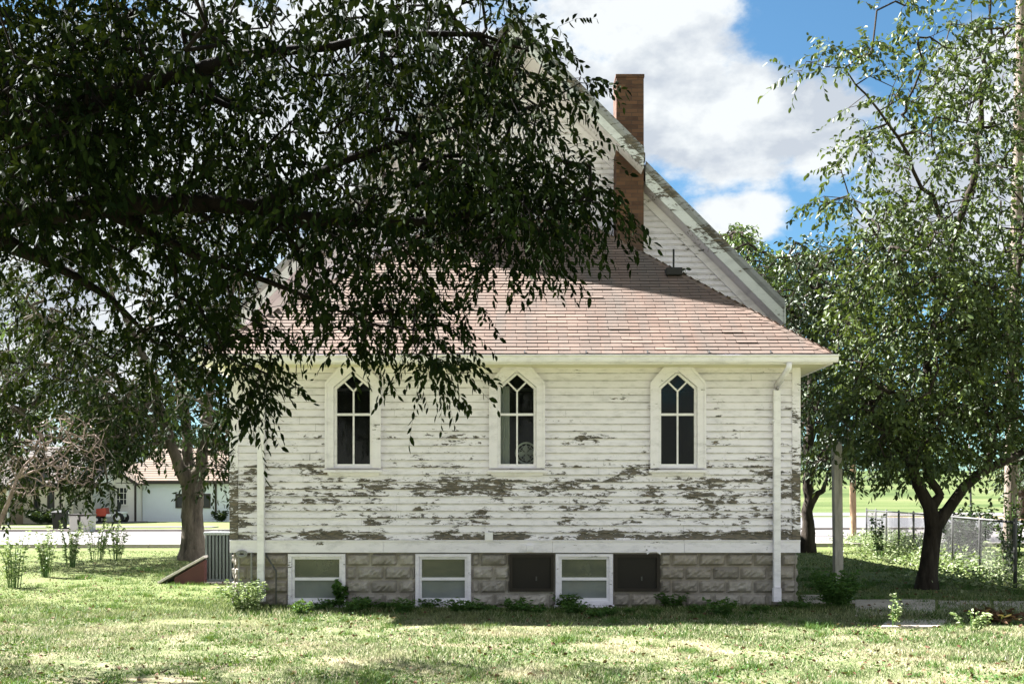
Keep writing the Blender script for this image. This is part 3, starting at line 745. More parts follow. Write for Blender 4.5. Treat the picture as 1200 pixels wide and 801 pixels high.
mb = MB(); mb.tube([(.215, YW + .33, cz), (.215, YW + .33, 2.03)], .015); mb.box((.10, YW + .24, .98), (.33, YW + .42, 2.03)); mb.build('fan_stand', M['interior'], fan)
# basement windows and boarded openings
for (pa, pb) in BWIN:
    a, b = wx(pa), wx(pb); mb = MB(); y0, y1 = YW - .015, YW + .10
    z0, z1 = .045, .798
    mb.ring([(a, z0), (b, z0), (b, z1), (a, z1)], [(a + .055, z0 + .05), (b - .055, z0 + .05), (b - .055, z1 - .045), (a + .055, z1 - .045)], y0, y1)
    w = mb.build('basement_window', M['trim'], church, bevel=.003)
    mb = MB(); ia, ib, iz0, iz1 = a + .057, b - .057, z0 + .052, z1 - .047
    mb.ring([(ia, iz0), (ib, iz0), (ib, iz1), (ia, iz1)], [(ia + .035, iz0 + .045), (ib - .035, iz0 + .045), (ib - .035, iz1 - .035), (ia + .035, iz1 - .035)], y0 + .03, y0 + .07)
    mb.box((ia + .034, y0 + .025, .405), (ib - .034, y0 + .068, .447)); mb.build('sash', M['clean'], w)
    mb = MB(); mb.poly([(ia + .02, y0 + .055, .43), (ib - .02, y0 + .055, .43), (ib - .02, y0 + .055, iz1 - .02), (ia + .02, y0 + .055, iz1 - .02)]); mb.build('glass', M['glass_dusty'], w)
    mb = MB(); mb.poly([(ia + .02, y0 + .058, iz0 + .02), (ib - .02, y0 + .058, iz0 + .02), (ib - .02, y0 + .058, .43), (ia + .02, y0 + .058, .43)]); mb.build('glass', M['glass_lower'], w)
    mb = MB(); mb.hexa([(a - .02, YW - .05, .005), (b + .02, YW - .05, .005), (b + .02, YW + .03, .01), (a - .02, YW + .03, .01)], [(a - .02, YW - .05, .03), (b + .02, YW - .05, .03), (b + .02, YW + .03, .044), (a - .02, YW + .03, .044)]); mb.build('sill', M['trim'], w)
for (pa, pb) in BBRD:
    a, b = wx(pa), wx(pb); mb = MB(); mb.box((a + .03, YW + .03, .265), (b - .03, YW + .05, .765)); pnl = mb.build('boarded_opening', M['board'], church)
    mb = MB(); mb.ring([(a, .24), (b, .24), (b, .79), (a, .79)], [(a + .045, .285), (b - .045, .285), (b - .045, .745), (a + .045, .745)], YW - .005, YW + .029); mb.build('frame', M['boardframe'], pnl)
    mb = MB(); mb.box(((a + b) / 2 + .06, YW + .012, .40), ((a + b) / 2 + .08, YW + .029, .46)); mb.build('latch', M['metal'], pnl)
# downspouts
def downspout(px, elbow):
    x = wx(px); w = .04; mb = MB()
    mb.tube([(x + elbow * .05, YE - .05, 3.55), (x + elbow * .05, YE - .04, 3.47), (x, YW - .07, 3.28), (x, YW - .075, 3.20)], .042, 8)
    o = mb.build('downspout', M['clean'] if elbow > 0 and False else M['clean'], church, smooth=True)
    mb = MB(); mb.tube([(x + elbow * .05, YE - .04, 3.475), (x, YW - .072, 3.275), (x, YW - .077, 3.20)], .0445, 8); mb.build('elbow', M['trim'], o, smooth=True)
    mb = MB()
    mb.box((x - .05, YW - .115, .22), (x + .05, YW - .040, 3.21)); mb.box((x - .056, YW - .12, 3.05), (x + .056, YW - .036, 3.12))
    mb.build('pipe', M['clean'], o, bevel=.006)
    mb = MB(); mb.box((x - .058, YW - .122, .10), (x + .058, YW - .033, .30)); mb.box((x - .045, YW - .13, .30), (x + .045, YW - .12, .33)); mb.build('shoe', M['trim'], o, bevel=.004)
    for z in (1.55, 2.75):
      mb = MB(); mb.box((x - .075, YW - .119, z), (x + .075, YW - .117, z + .02)); mb.box((x - .054, YW - .12, z), (x - .050, YW - .02, z + .02)); mb.box((x + .050, YW - .12, z), (x + .054, YW - .02, z + .02))
      mb.build('strap', M['clean'], o)
downspout(308, -1); downspout(908, 1)
# small fittings on the skirt board
mb = MB(); x = wx(573); mb.box((x - .06, YW - .055, 1.00), (x + .06, YW - .03, 1.12)); x = wx(621); mb.box((x - .05, YW - .06, .83), (x + .05, YW - .031, .93)); split(mb, 'junction_box', M['clean'], church, .005)
mb = MB(); x = wx(765); mb.tube([(x - .10, YW - .06, .80), (x - .05, YW - .07, .835), (x + .03, YW - .07, .84), (x + .10, YW - .06, .80)], .012); mb.build('hook', M['clean'], church)
mb = MB(); x = wx(285)
for r in (.05, .075): mb.tube([(x + r * math.cos(t), YW - .06, .80 + r * .6 * math.sin(t)) for t in [2 * math.pi * k / 14 for k in range(15)]], .016, 5, False)
mb.tube([(x - .05, YW - .02, .84), (x - .05, YW - .03, .5), (x - .04, YW - .03, .1)], .012); mb.tube([(x + .14, YW - .04, .82), (x + .14, YW - .04, 0.05)], .015)
mb.build('meter_pipe', M['pipe'], church)
mb = MB(); x = wx(326); mb.tube([(x, YW - .10, .0), (x, YW - .10, .55), (x - .05, YW - .08, .62), (x - .18, YW - .02, .80)], .013); mb.build('conduit', M['metal'], church)
mb = MB(); p0 = P(822, 337, 16.9); mb.tube([(4.0 - .45, YG - .06, 4.6), (3.05, YG - .06, 5.6), (3.0, YG - .06, 5.75)], .01); mb.build('cable', M['cable'], church)
# chimney
xa, xb = 1.86, 2.35
mb = MB(); mb.box((xa, YG - .46, 3.5), (xb, YG + .04, 9.12)); ch = mb.build('chimney', M['brick'], church, bevel=.006)
mb = MB(); mb.box((xa - .012, YG - .472, 9.122), (xb + .012, YG + .052, 9.18)); mb.build('cap', M['brick'], ch, bevel=.008)

# ------------------------------------------------------------------ vegetation
def rot_to(d):
    d = np.asarray(d, float); d /= np.linalg.norm(d); return d
def leaf_arrays(base, direc, length, width, rng, fold=0.35, droop=0.15):
    """arrays of leaves: base (n,3), direction (n,3)"""
    n = len(base); d = direc / np.linalg.norm(direc, axis=1)[:, None]
    r = rng.normal(size=(n, 3)); side = np.cross(d, r); side /= np.linalg.norm(side, axis=1)[:, None]; up = np.cross(side, d)
    Ln = length[:, None]; Wd = width[:, None]
    b = base; t = base + d * Ln - np.array([0, 0, 1]) * Ln * droop
    m1 = base + d * Ln * .33; m2 = base + d * Ln * .68 - np.array([0, 0, 1]) * Ln * droop * .5
    l1 = m1 + side * Wd * .46 + up * Wd * fold; l2 = m2 + side * Wd * .40 + up * Wd * fold
    r1 = m1 - side * Wd * .46 + up * Wd * fold; r2 = m2 - side * Wd * .40 + up * Wd * fold
    V = np.stack([b, l1, l2, t, r2, r1], axis=1).reshape(-1, 3)
    k = np.arange(n)[:, None] * 6
    Fq = np.concatenate([k + np.array([[0, 1, 2, 3]]), k + np.array([[0, 3, 4, 5]])], axis=0)
    return V, Fq
def grow(limbs, targets, rng, seg=0.35, sag=0.12):
    """join every target to the nearest branch node; returns nodes, parents, limb radii"""
    pos = []; par = []; rad = []
    for lm in limbs:
        pts, rr = lm[0], lm[1]; prev = -1
        if len(lm) > 2:     # starts on an existing node nearest to its first point
            q = np.array(pts[0]); dd = [np.linalg.norm(np.array(p) - q) for p in pos]; prev = int(np.argmin(dd))
        for i in range(len(pts)):
            if i == 0:
                if prev < 0: pos.append(np.array(pts[0], float)); par.append(-1); rad.append(rr[0]); prev = len(pos) - 1
                continue
            a, b = np.array(pts[i - 1], float), np.array(pts[i], float); m = max(1, int(np.linalg.norm(b - a) / .3))
            for k in range(1, m + 1):
                p = a + (b - a) * k / m; jit = rng.normal(size=3) * .025 * np.linalg.norm(b - a) * math.sin(math.pi * k / m) ** .5 if k < m else 0
                pos.append(p + jit); par.append(prev); rad.append(rr[i - 1] + (rr[i] - rr[i - 1]) * k / m); prev = len(pos) - 1
    limbn = len(pos)
    A = np.zeros((len(targets) * 24 + limbn + 10, 3)); A[:limbn] = pos; cnt = limbn
    from_l = list(par); R = list(rad)
    T = np.array(targets)
    d0 = np.array([np.min(np.linalg.norm(A[:cnt] - t, axis=1)) for t in T]); order = np.argsort(d0)
    ends = []
    for ti in order:
        t = T[ti]; dd = np.linalg.norm((A[:cnt] - t) * np.array([1, 1, 1.15]), axis=1); j = int(np.argmin(dd)); a = A[j].copy(); dist = np.linalg.norm(t - a)
        m = min(22, max(1, int(dist / seg))); prev = j
        bend = rng.normal(size=3) * .10 * dist + np.array([0, 0, sag * dist])
        for k in range(1, m + 1):
            f = k / m; p = a + (t - a) * f + bend * math.sin(math.pi * f)
            A[cnt] = p; from_l.append(prev); R.append(0); prev = cnt; cnt += 1
        ends.append((ti, prev))
    A = A[:cnt]; w = np.zeros(cnt)
    for ti, e in ends: w[e] += 1
    for i in range(cnt - 1, -1, -1):
        if from_l[i] >= 0: w[from_l[i]] += w[i]
    return A, from_l, np.array(R), w, ends
def branch_mesh(A, par, R, w, r0, powr, limbn_sides=8):
    Vs = []; Fs = []; off = 0
    rr = np.maximum(R, r0 * np.maximum(w, 1) ** powr * (R == 0))
    rr = np.where(R > 0, R, rr)
    for i in range(len(A)):
        p = par[i]
        if p < 0: continue
        a, b = A[p], A[i]; d = b - a; l = np.linalg.norm(d)
        if l < 1e-5: continue
        ra = rr[p]; rb = rr[i]
        if R[i] == 0: ra = min(rr[p], rb * 1.35)
        n = 9 if rb > .04 else (5 if rb > .012 else 3)
        d = d / l; u = np.cross(d, [0.13, 0.2, 0.97]); u /= np.linalg.norm(u); v = np.cross(d, u)
        th = np.arange(n) * 2 * math.pi / n; c = np.cos(th)[:, None] * u + np.sin(th)[:, None] * v
        Vs.append(a - d * ra * .25 + c * ra); Vs.append(b + d * rb * .15 + c * rb)
        k = np.arange(n); Fs.append(np.stack([off + k, off + (k + 1) % n, off + n + (k + 1) % n, off + n + k], axis=1)); off += 2 * n
    return np.concatenate(Vs), np.concatenate(Fs)
def tree(name, label, cat, limbs, blobs, leaf, bmat, lmat, seed, twig=.45, nl=16, r0=.004, powr=.42, group=None, spread=1.0, wratio=.45, hang=.5, clump=.24):
    """blobs: (px, py, rx, ry, Y0, Y1, count) in picture position and distance"""
    rng = np.random.default_rng(seed); base = limbs[0][0][0]
    root = thing(name, label, cat, (base[0], base[1], 0), group)
    T = []
    for (px, py, rx, ry, Y0, Y1, n) in blobs:
        left = n
        while left > 0:
            while True:
                a, b = rng.uniform(-1, 1, 2)
                if a * a + b * b < 1: break
            c_ = P(px + a * rx, py + b * ry, rng.uniform(Y0, Y1)); m_ = min(left, rng.integers(2, 9)) if n > 12 else 1; left -= m_
            for _ in range(m_): T.append(tuple(np.array(c_) + rng.normal(size=3) * clump * (m_ > 1)))
    T = [t for t in T if t[2] > .3]
    A, par, R, w, ends = grow(limbs, T, rng)
    V, Fq = branch_mesh(A, par, R, w, r0, powr)
    VT, FT = V, Fq
    # leafy twigs at the ends and along the fine branches
    LB = []; LD = []; LR = []; TV = []; TF = []; off = 0
    starts = [e for _, e in ends]
    for e in starts:
        p0 = A[e]; pa = A[par[e]] if par[e] >= 0 else p0 - np.array([0, 0, 1.])
        d = p0 - pa; d = d / (np.linalg.norm(d) + 1e-6)
        for tw in range(2):
            dd = d * .8 + rng.normal(size=3) * .65 * spread; dd[2] = dd[2] * .6 - hang * .5; dd /= np.linalg.norm(dd)
            tl = twig * rng.uniform(.6, 1.25); m = max(2, nl // 2); q = rng.uniform(-.1, .1)
            sh = rng.uniform(0, 1)
            for k in range(m):
                f = (k + 1) / m; pt = p0 + dd * tl * f - np.array([0, 0, 1]) * hang * tl * f * f * .5
                s = rng.normal(size=3); s -= s.dot(dd) * dd; s /= np.linalg.norm(s) + 1e-6
                ld = dd * .55 + s * .8 + np.array([0, 0, -hang])
                LB.append(pt); LD.append(ld); LR.append(np.clip(sh * .5 + rng.uniform(0, .5), 0, 1))
            # twig stem
            e1 = p0 + dd * tl - np.array([0, 0, 1]) * hang * tl * .5; mid = p0 + dd * tl * .5 - np.array([0, 0, 1]) * hang * tl * .125
            r = r0 * .6; u = np.cross(dd, [.1, .2, .97]); u /= np.linalg.norm(u); v = np.cross(dd, u); c = np.stack([u, -u * .5 + v * .87, -u * .5 - v * .87]) * r
            TV += [p0 + c, mid + c * .8, e1 + c * .4]
            for ring_ in (0, 3):
                k = np.arange(3); TF.append(np.stack([off + ring_ + k, off + ring_ + (k + 1) % 3, off + ring_ + 3 + (k + 1) % 3, off + ring_ + 3 + k], axis=1))
            off += 9
    LB = np.array(LB); LD = np.array(LD); n = len(LB)
    ln = leaf * rng.uniform(.65, 1.15, n); V, Fq = leaf_arrays(LB, LD, ln, ln * wratio * rng.uniform(.8, 1.15, n), rng, fold=.2)
    np_mesh('crown', V, Fq, lmat, root, rnd=np.repeat(LR, 6))
    np_mesh('trunk', np.concatenate([VT] + TV), np.concatenate([FT] + [q + len(VT) for q in TF]), bmat, root, smooth=True)
    return root
# 1. big near tree, trunk just outside the left edge, limbs reaching over the view
tb = (-6.2, 7.2, -.1)
near_limbs = [([tb, (-6.1, 7.2, 1.5), (-5.9, 7.2, 3.0), (-5.6, 7.3, 4.6), (-5.2, 7.4, 6.5), (-4.9, 7.4, 8.5)], [.38, .30, .27, .24, .17, .10]),
    ([(-5.9, 7.2, 3.0), P(-40, 262, 7.2), P(120, 240, 7.1), P(300, 243, 7.2), P(460, 262, 7.4), P(560, 250, 7.7), P(680, 235, 8.0)], [.15, .12, .085, .06, .045, .025, .012], 1),
    ([(-5.6, 7.3, 4.4), P(-20, 150, 6.8), P(90, 125, 6.7), P(180, 95, 6.9), P(330, 60, 7.3), P(500, 40, 7.6), P(620, 60, 7.8)], [.13, .10, .075, .06, .04, .025, .012], 1),
    ([P(300, 243, 7.2), P(400, 190, 7.5), P(520, 150, 7.9), P(630, 125, 8.2), P(680, 97, 8.3)], [.05, .035, .025, .015, .006], 1),
    ([P(-40, 262, 7.2), P(40, 300, 7.6), P(130, 350, 8.0), P(200, 420, 8.5)], [.08, .05, .03, .012], 1),
    ([P(120, 240, 7.1), P(230, 300, 7.4), P(340, 340, 7.6), P(440, 380, 7.8)], [.05, .035, .02, .01], 1),
    ([(-5.6, 7.3, 4.6), (-5.0, 6.0, 6.4), (-3.6, 5.2, 7.6)], [.14, .09, .04], 1)]
near_blobs = [(60, 60, 130, 110, 5.8, 9.2, 353), (210, 60, 120, 80, 6, 9.2, 96), (360, 55, 130, 80, 6, 9, 110), (500, 50, 110, 70, 6.2, 9, 114), (590, 35, 45, 45, 6.8, 8.6, 40),
    (50, 200, 110, 90, 6, 9, 198), (200, 190, 120, 80, 6.3, 9, 78), (340, 175, 110, 70, 6.3, 9, 78), (470, 165, 100, 70, 6.4, 9, 96), (570, 160, 55, 60, 6.6, 8.8, 49), (625, 185, 45, 40, 7, 8.6, 29),
    (130, 275, 130, 40, 6.4, 8.8, 37), (300, 265, 120, 50, 6.5, 8.8, 89), (440, 270, 90, 45, 6.6, 8.8, 67), (560, 240, 70, 38, 6.8, 8.6, 57), (650, 245, 62, 32, 7, 8.6, 53), (705, 235, 28, 22, 7.2, 8.4, 11),
    (400, 330, 90, 45, 6.8, 8.6, 27), (500, 330, 55, 45, 6.8, 8.4, 19), (580, 300, 40, 25, 7, 8.4, 8), (460, 385, 70, 22, 6.8, 8.4, 13), (515, 415, 32, 18, 7, 8.2, 4), (405, 400, 40, 22, 7, 8.2, 6),
    (280, 340, 80, 45, 6.8, 8.8, 22), (250, 400, 70, 40, 6.8, 8.8, 15), (325, 400, 30, 25, 7, 8.4, 4), (285, 470, 28, 28, 7, 8.4, 4), (310, 440, 18, 14, 7, 8.2, 2), (60, 330, 90, 50, 6.8, 9, 9),
    (640, 115, 36, 26, 7.2, 8.6, 9), (678, 92, 18, 14, 7.4, 8.3, 4), (30, 430, 60, 50, 7, 9, 9), (130, 390, 70, 40, 7, 9, 13),
    (200, -120, 420, 110, 4.5, 9.5, 100), (-250, 60, 200, 200, 5, 9, 40), (130, 170, 130, 75, 10.1, 11.3, 75), (-60, 190, 130, 80, 10.1, 11.3, 63), (-250, 200, 130, 80, 10.1, 11.3, 60), (260, 400, 45, 30, 6.8, 8.8, 16), (640, 205, 42, 30, 7.4, 8.6, 26), (688, 228, 12, 8, 7.8, 8.4, 4), (625, 262, 36, 14, 7.2, 8.4, 10), (590, 215, 45, 36, 7, 8.6, 18), (235, 400, 38, 34, 6.8, 8.8, 26), (525, 428, 34, 14, 7, 8, 10), (415, 385, 35, 20, 7, 8, 7), (300, 470, 18, 22, 7, 8.2, 8), (470, 350, 90, 40, 7, 8.4, 24)]
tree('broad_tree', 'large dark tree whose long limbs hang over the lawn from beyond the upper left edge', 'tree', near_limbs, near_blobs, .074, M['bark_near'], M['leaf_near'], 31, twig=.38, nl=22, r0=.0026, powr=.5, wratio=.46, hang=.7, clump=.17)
# 2. tree beside the air conditioner
b2 = G(226, 656); Y2 = b2.y
l2 = [([(b2.x, Y2, -.1), (b2.x, Y2, .25), P(226, 620, Y2), P(226, 590, Y2), P(225, 568, Y2)], [.50, .34, .285, .27, .29]),
      ([P(225, 568, Y2), P(210, 548, Y2 - .2), P(200, 520, Y2 - .3), P(190, 485, Y2 - .4), P(170, 420, Y2 - .7), P(130, 340, Y2 - 1)], [.17, .15, .13, .12, .09, .05], 1),
      ([P(225, 568, Y2), P(222, 545, Y2 + .4), P(218, 500, Y2 + .6), P(208, 430, Y2 + .8), P(212, 360, Y2 + 1), P(200, 270, Y2 + 1.2)], [.18, .15, .13, .11, .08, .05], 1),
      ([P(225, 568, Y2), P(236, 548, Y2 - .1), P(240, 510, Y2 - .2), P(246, 460, Y2), P(262, 390, Y2), P(280, 310, Y2)], [.18, .16, .13, .10, .07, .04], 1),
      ([P(190, 485, Y2 - .4), P(120, 430, Y2 - .5), P(60, 400, Y2 - 1)], [.08, .06, .04], 1)]
bl2 = [(150, 340, 160, 75, Y2 - 4, Y2 + 4, 270), (60, 440, 90, 70, Y2 - 4, Y2 + 3, 210), (160, 440, 90, 60, Y2 - 4, Y2 + 3, 221), (260, 430, 70, 80, Y2 - 4, Y2 + 2, 221), (285, 520, 28, 45, Y2 - 4, Y2 + 1, 62),
       (130, 510, 36, 22, Y2 - 3, Y2 + 1, 46), (160, 500, 38, 25, Y2 - 1, Y2 + 3, 50), (95, 545, 40, 35, Y2 - 3, Y2, 52), (15, 530, 30, 50, Y2 - 3, Y2, 73), (262, 545, 20, 18, Y2 - 2, Y2 + 2, 15), (255, 250, 120, 60, Y2 - 3, Y2 + 3, 125), (-40, 380, 80, 100, Y2 - 3, Y2 + 3, 62)]
tree('shade_tree', 'spreading tree with a thick pale forked trunk behind the air conditioner', 'tree', l2, bl2, .15, M['bark_pale'], M['leaf_left'], 32, twig=.7, nl=20, r0=.008, powr=.42)
# 3. bare twiggy tree
def bare_tree(name, label, base, targets_blob, seed, limbs, mat):
    rng = np.random.default_rng(seed); root = thing(name, label, 'tree', (base[0], base[1], 0)); T = []
    for (px, py, rx, ry, Y0, Y1, n) in targets_blob:
        for _ in range(n):
            a, b = rng.uniform(-1, 1, 2)
            if a * a + b * b < 1: T.append(tuple(P(px + a * rx, py + b * ry, rng.uniform(Y0, Y1))))
    A, par, R, w, ends = grow(limbs, T, rng, seg=.25, sag=.25); V, Fq = branch_mesh(A, par, R, w, .007, .28)
    np_mesh('trunk', V, Fq, mat, root, smooth=True); return root
b3 = G(-6, 668); l3 = [([(b3.x, b3.y, -.1), P(-4, 620, b3.y), P(20, 560, b3.y), P(50, 520, b3.y)], [.08, .06, .035, .015]), ([P(20, 560, b3.y), P(60, 545, b3.y), P(100, 510, b3.y)], [.03, .02, .01], 1)]
bare_tree('bare_tree', 'leafless pinkish grey twiggy small tree in front of the cream house', b3, [(75, 530, 50, 45, b3.y - 1, b3.y + 1.5, 330), (40, 550, 40, 35, b3.y - 1, b3.y + 1, 150), (95, 500, 30, 25, b3.y - 1, b3.y + 1, 50)], 33, l3, M['twig'])
# 4. right tree
b4 = G(1086, 690); Y4 = b4.y
l4 = [([(b4.x, Y4, -.1), P(1087, 672, Y4), P(1091, 640, Y4), P(1094, 618, Y4)], [.25, .17, .15, .15]),
      ([P(1094, 618, Y4), P(1090, 595, Y4), P(1077, 570, Y4), P(1068, 545, Y4), P(1050, 520, Y4), P(1020, 470, Y4 - .6)], [.14, .12, .10, .08, .06, .03], 1),
      ([P(1094, 618, Y4), P(1110, 598, Y4), P(1130, 570, Y4), P(1150, 553, Y4), P(1178, 540, Y4), P(1215, 520, Y4)], [.12, .10, .09, .085, .07, .05], 1),
      ([P(1090, 595, Y4), P(1102, 580, Y4), P(1098, 572, Y4), P(1088, 560, Y4), P(1082, 500, Y4 + .3), P(1090, 400, Y4 + .3), P(1120, 280, Y4), P(1150, 150, Y4), P(1160, 20, Y4)], [.07, .07, .07, .075, .08, .08, .07, .05, .02], 1),
      ([P(1120, 280, Y4), P(1070, 200, Y4 - .8), P(1030, 130, Y4 - 1.3), P(990, 80, Y4 - 1.7), P(945, 72, Y4 - 2)], [.045, .03, .02, .012, .006], 1),
      ([P(1090, 400, Y4), P(1040, 300, Y4 - .5), P(1000, 240, Y4 - 1), P(955, 235, Y4 - 1.3)], [.04, .03, .015, .006], 1),
      ([P(1150, 553, Y4), P(1180, 470, Y4), P(1190, 360, Y4), P(1200, 240, Y4)], [.07, .06, .05, .03], 1)]
bl4 = [(1030, 400, 50, 110, Y4 - 1.5, Y4 + 2, 130), (1110, 420, 100, 110, Y4, Y4 + 2.5, 150), (1095, 400, 100, 110, Y4 - 2.2, Y4 + 2, 360), (1160, 330, 90, 110, Y4 - 2.2, Y4 + 2, 330), (1060, 300, 60, 70, Y4 - 2, Y4 + 1.5, 110), (1130, 500, 100, 50, Y4 - 1.6, Y4 + 1.6, 200), (1040, 480, 55, 55, Y4 - 1.6, Y4 + 1.4, 110), (1000, 420, 30, 60, Y4 - 1, Y4 + 1, 36),
       (1180, 440, 60, 80, Y4 - 2, Y4 + 2, 150), (1150, 190, 70, 50, Y4 - 2, Y4 + 1, 65), (1090, 200, 50, 40, Y4 - 2, Y4 + .5, 34), (1160, 110, 60, 40, Y4 - 2, Y4 + 1, 50), (1090, 130, 45, 30, Y4 - 2, Y4, 26), (1040, 120, 35, 28, Y4 - 2, Y4, 20),
       (1100, 60, 60, 28, Y4 - 2, Y4, 26), (1170, 30, 50, 40, Y4 - 2, Y4 + 1, 44), (1010, 60, 40, 14, Y4 - 2.4, Y4 - 1, 12), (965, 72, 28, 9, Y4 - 2.4, Y4 - 1.6, 7), (935, 80, 10, 5, Y4 - 2.2, Y4 - 1.9, 2), (1012, 170, 25, 25, Y4 - 2, Y4 - .5, 12), (985, 195, 15, 15, Y4 - 2, Y4 - 1, 5),
       (975, 235, 32, 9, Y4 - 2, Y4 - 1, 11), (1020, 235, 28, 25, Y4 - 2, Y4, 18), (1230, 300, 50, 220, Y4 - 2, Y4 + 2, 110), (1180, -80, 110, 70, Y4 - 2, Y4 + 1, 60), (1060, 545, 28, 16, Y4 - 1, Y4 + 1, 10), (1130, 545, 28, 14, Y4 - 1, Y4 + 1, 12), (1050, 10, 26, 14, Y4 - 2, Y4 - 1, 6)]
tree('fruit_tree', 'leafy tree with a dark forked trunk standing on the shaded grass right of the church', 'tree', l4, bl4, .105, M['bark'], M['leaf_right'], 34, twig=.5, nl=18, r0=.005, powr=.42, wratio=.55, hang=.45)
# 5. dark tree just behind the church corner
b5 = G(947, 647); Y5 = b5.y
l5 = [([(b5.x, Y5, -.1), P(947, 610, Y5), P(947, 560, Y5), P(950, 460, Y5), P(945, 360, Y5)], [.28, .17, .16, .13, .07]), ([P(947, 600, Y5), P(958, 578, Y5), P(964, 575, Y5), P(968, 562, Y5), P(971, 550, Y5)], [.11, .09, .08, .05, .03], 1)]
bl5 = [(1000, 300, 45, 35, Y5, Y5 + 4, 70), (960, 490, 70, 60, Y5 - 3, Y5 + 3, 230), (950, 410, 55, 60, Y5 - 3, Y5 + 3, 170), (935, 340, 42, 45, Y5 - 2, Y5 + 3, 120), (1010, 520, 60, 28, Y5 - 2, Y5 + 3, 90), (1000, 400, 45, 90, Y5 - 2, Y5 + 2, 170), (925, 450, 25, 60, Y5 - 2, Y5 + 3, 60)]
tree('yard_tree', 'dark dense tree rising behind the right corner of the church', 'tree', l5, bl5, .17, M['bark'], M['leaf_deep'], 35, twig=.75, nl=20, r0=.009)
# 6. trees behind the roof line
def bg_tree(name, label, px, basey_Y, blobs, mat, seed, leaf=.4, group=None, nl=14):
    Y = basey_Y; x = (px - 600) * Y / F; z = terr(x, Y) - .1; top = min(b[1] - b[3] * .2 for b in blobs)
    lm = [([(x, Y, z), (x + .2, Y, z + 2), P(px, (top + HY) / 2, Y), P(px, top, Y)], [.5, .35, .25, .1])]
    return tree(name, label, 'tree', lm, [(b[0], b[1], b[2], b[3], Y - b[4], Y + b[4], b[5]) for b in blobs], leaf, M['bark'], mat, seed, twig=leaf * 3.4, nl=nl, r0=.02, group=group)
bg_tree('maple_tree', 'light green tree top peeking over the right slope of the church roof', 880, 42, [(858, 285, 22, 20, 3, 46), (880, 310, 35, 40, 4, 90), (925, 310, 38, 28, 4, 90), (900, 400, 80, 100, 4, 160), (975, 340, 30, 40, 4, 40)], M['leaf_light'], 41, .22, nl=18)
bg_tree('elm_tree', 'dark rounded street tree far beyond the road near the right edge', 1196, 75, [(1195, 550, 22, 20, 3, 80), (1230, 540, 40, 30, 3, 60)], M['leaf_deep'], 42, .35)
bg_tree('elm_tree', 'tall yellow green tree behind the cream house at the left edge', 10, 95, [(10, 420, 60, 80, 6, 120), (40, 500, 70, 40, 6, 90)], M['leaf_light'], 43, .5)
bg_tree('elm_tree', 'broad green tree behind the blue white house', 190, 100, [(190, 490, 70, 45, 6, 150), (110, 500, 60, 40, 6, 110)], M['leaf_left'], 44, .5)
bg_tree('elm_tree', 'round green tree behind the far end of the blue white house', 290, 96, [(290, 480, 55, 60, 6, 130)], M['leaf_far'], 45, .5)
# wood on the skyline
rng = np.random.default_rng(50); n = 16000
cx = rng.uniform(-160, 200, 90); LBs = []
for c in cx:
    h = rng.uniform(5, 9); w = rng.uniform(5, 9); k = n // 90; a = rng.normal(size=(k, 3)); a /= np.linalg.norm(a, axis=1)[:, None]; a *= rng.uniform(.4, 1, (k, 1)) ** .5
    LBs.append(np.stack([c + a[:, 0] * w, 212 + a[:, 1] * 5 + rng.uniform(-5, 5), 7.4 + h * .5 + a[:, 2] * h * .55], axis=1))
LBs = np.concatenate(LBs); V, Fq = leaf_arrays(LBs, rng.normal(size=LBs.shape), rng.uniform(.7, 1.4, len(LBs)), rng.uniform(.5, .9, len(LBs)), rng)
tag(np_mesh('distant_wood', V, Fq, M['leaf_far'], rnd=np.repeat(rng.uniform(0, 1, len(LBs)), 6)), 'band of hazy green trees along the top of the far field', 'trees', kind='stuff')

# ------------------------------------------------------------------ shrubs and weeds
def plant(name, label, cat, base, h, w, stems, leaves, leaf, mat, seed, group=None, flower=None, wr=.45, lean=.3, low=.15):
    rng = np.random.default_rng(seed); root = thing(name, label, cat, tuple(base), group); base = np.array(base, float)
    mb = MB(); LB = []; LD = []; LR = []
    for s in range(stems):
        a = rng.uniform(0, 2 * math.pi); r = w * math.sqrt(rng.uniform(0, 1)) * .5; hh = h * rng.uniform(.6, 1.05)
        p0 = base + np.array([math.cos(a) * r * .35, math.sin(a) * r * .35, 0]); p2 = base + np.array([math.cos(a) * r, math.sin(a) * r, hh]); p1 = (p0 + p2) / 2 + np.array([0, 0, hh * .1]) - np.array([math.cos(a), math.sin(a), 0]) * r * lean * .4
        mb.tube([p0, p1, p2], [.006 * (h + .3), .005 * (h + .3), .002], 4, False)
        for k in range(leaves):
            f = rng.uniform(low, 1); p = (1 - f) ** 2 * p0 + 2 * f * (1 - f) * p1 + f * f * p2
            d = rng.normal(size=3); d[2] = abs(d[2]) * .5 + .1; d /= np.linalg.norm(d)
            LB.append(p); LD.append(d); LR.append(rng.uniform(0, .75) + .25 * (f > .8) * rng.uniform(0, 1))
    mb.build('stem', M['leaf_weed'], root)
    n = len(LB); ln = leaf * rng.uniform(.6, 1.2, n); V, Fq = leaf_arrays(np.array(LB), np.array(LD), ln, ln * wr, rng, droop=.3)
    np_mesh('foliage', V, Fq, mat, root, rnd=np.repeat(LR, 6)); return root
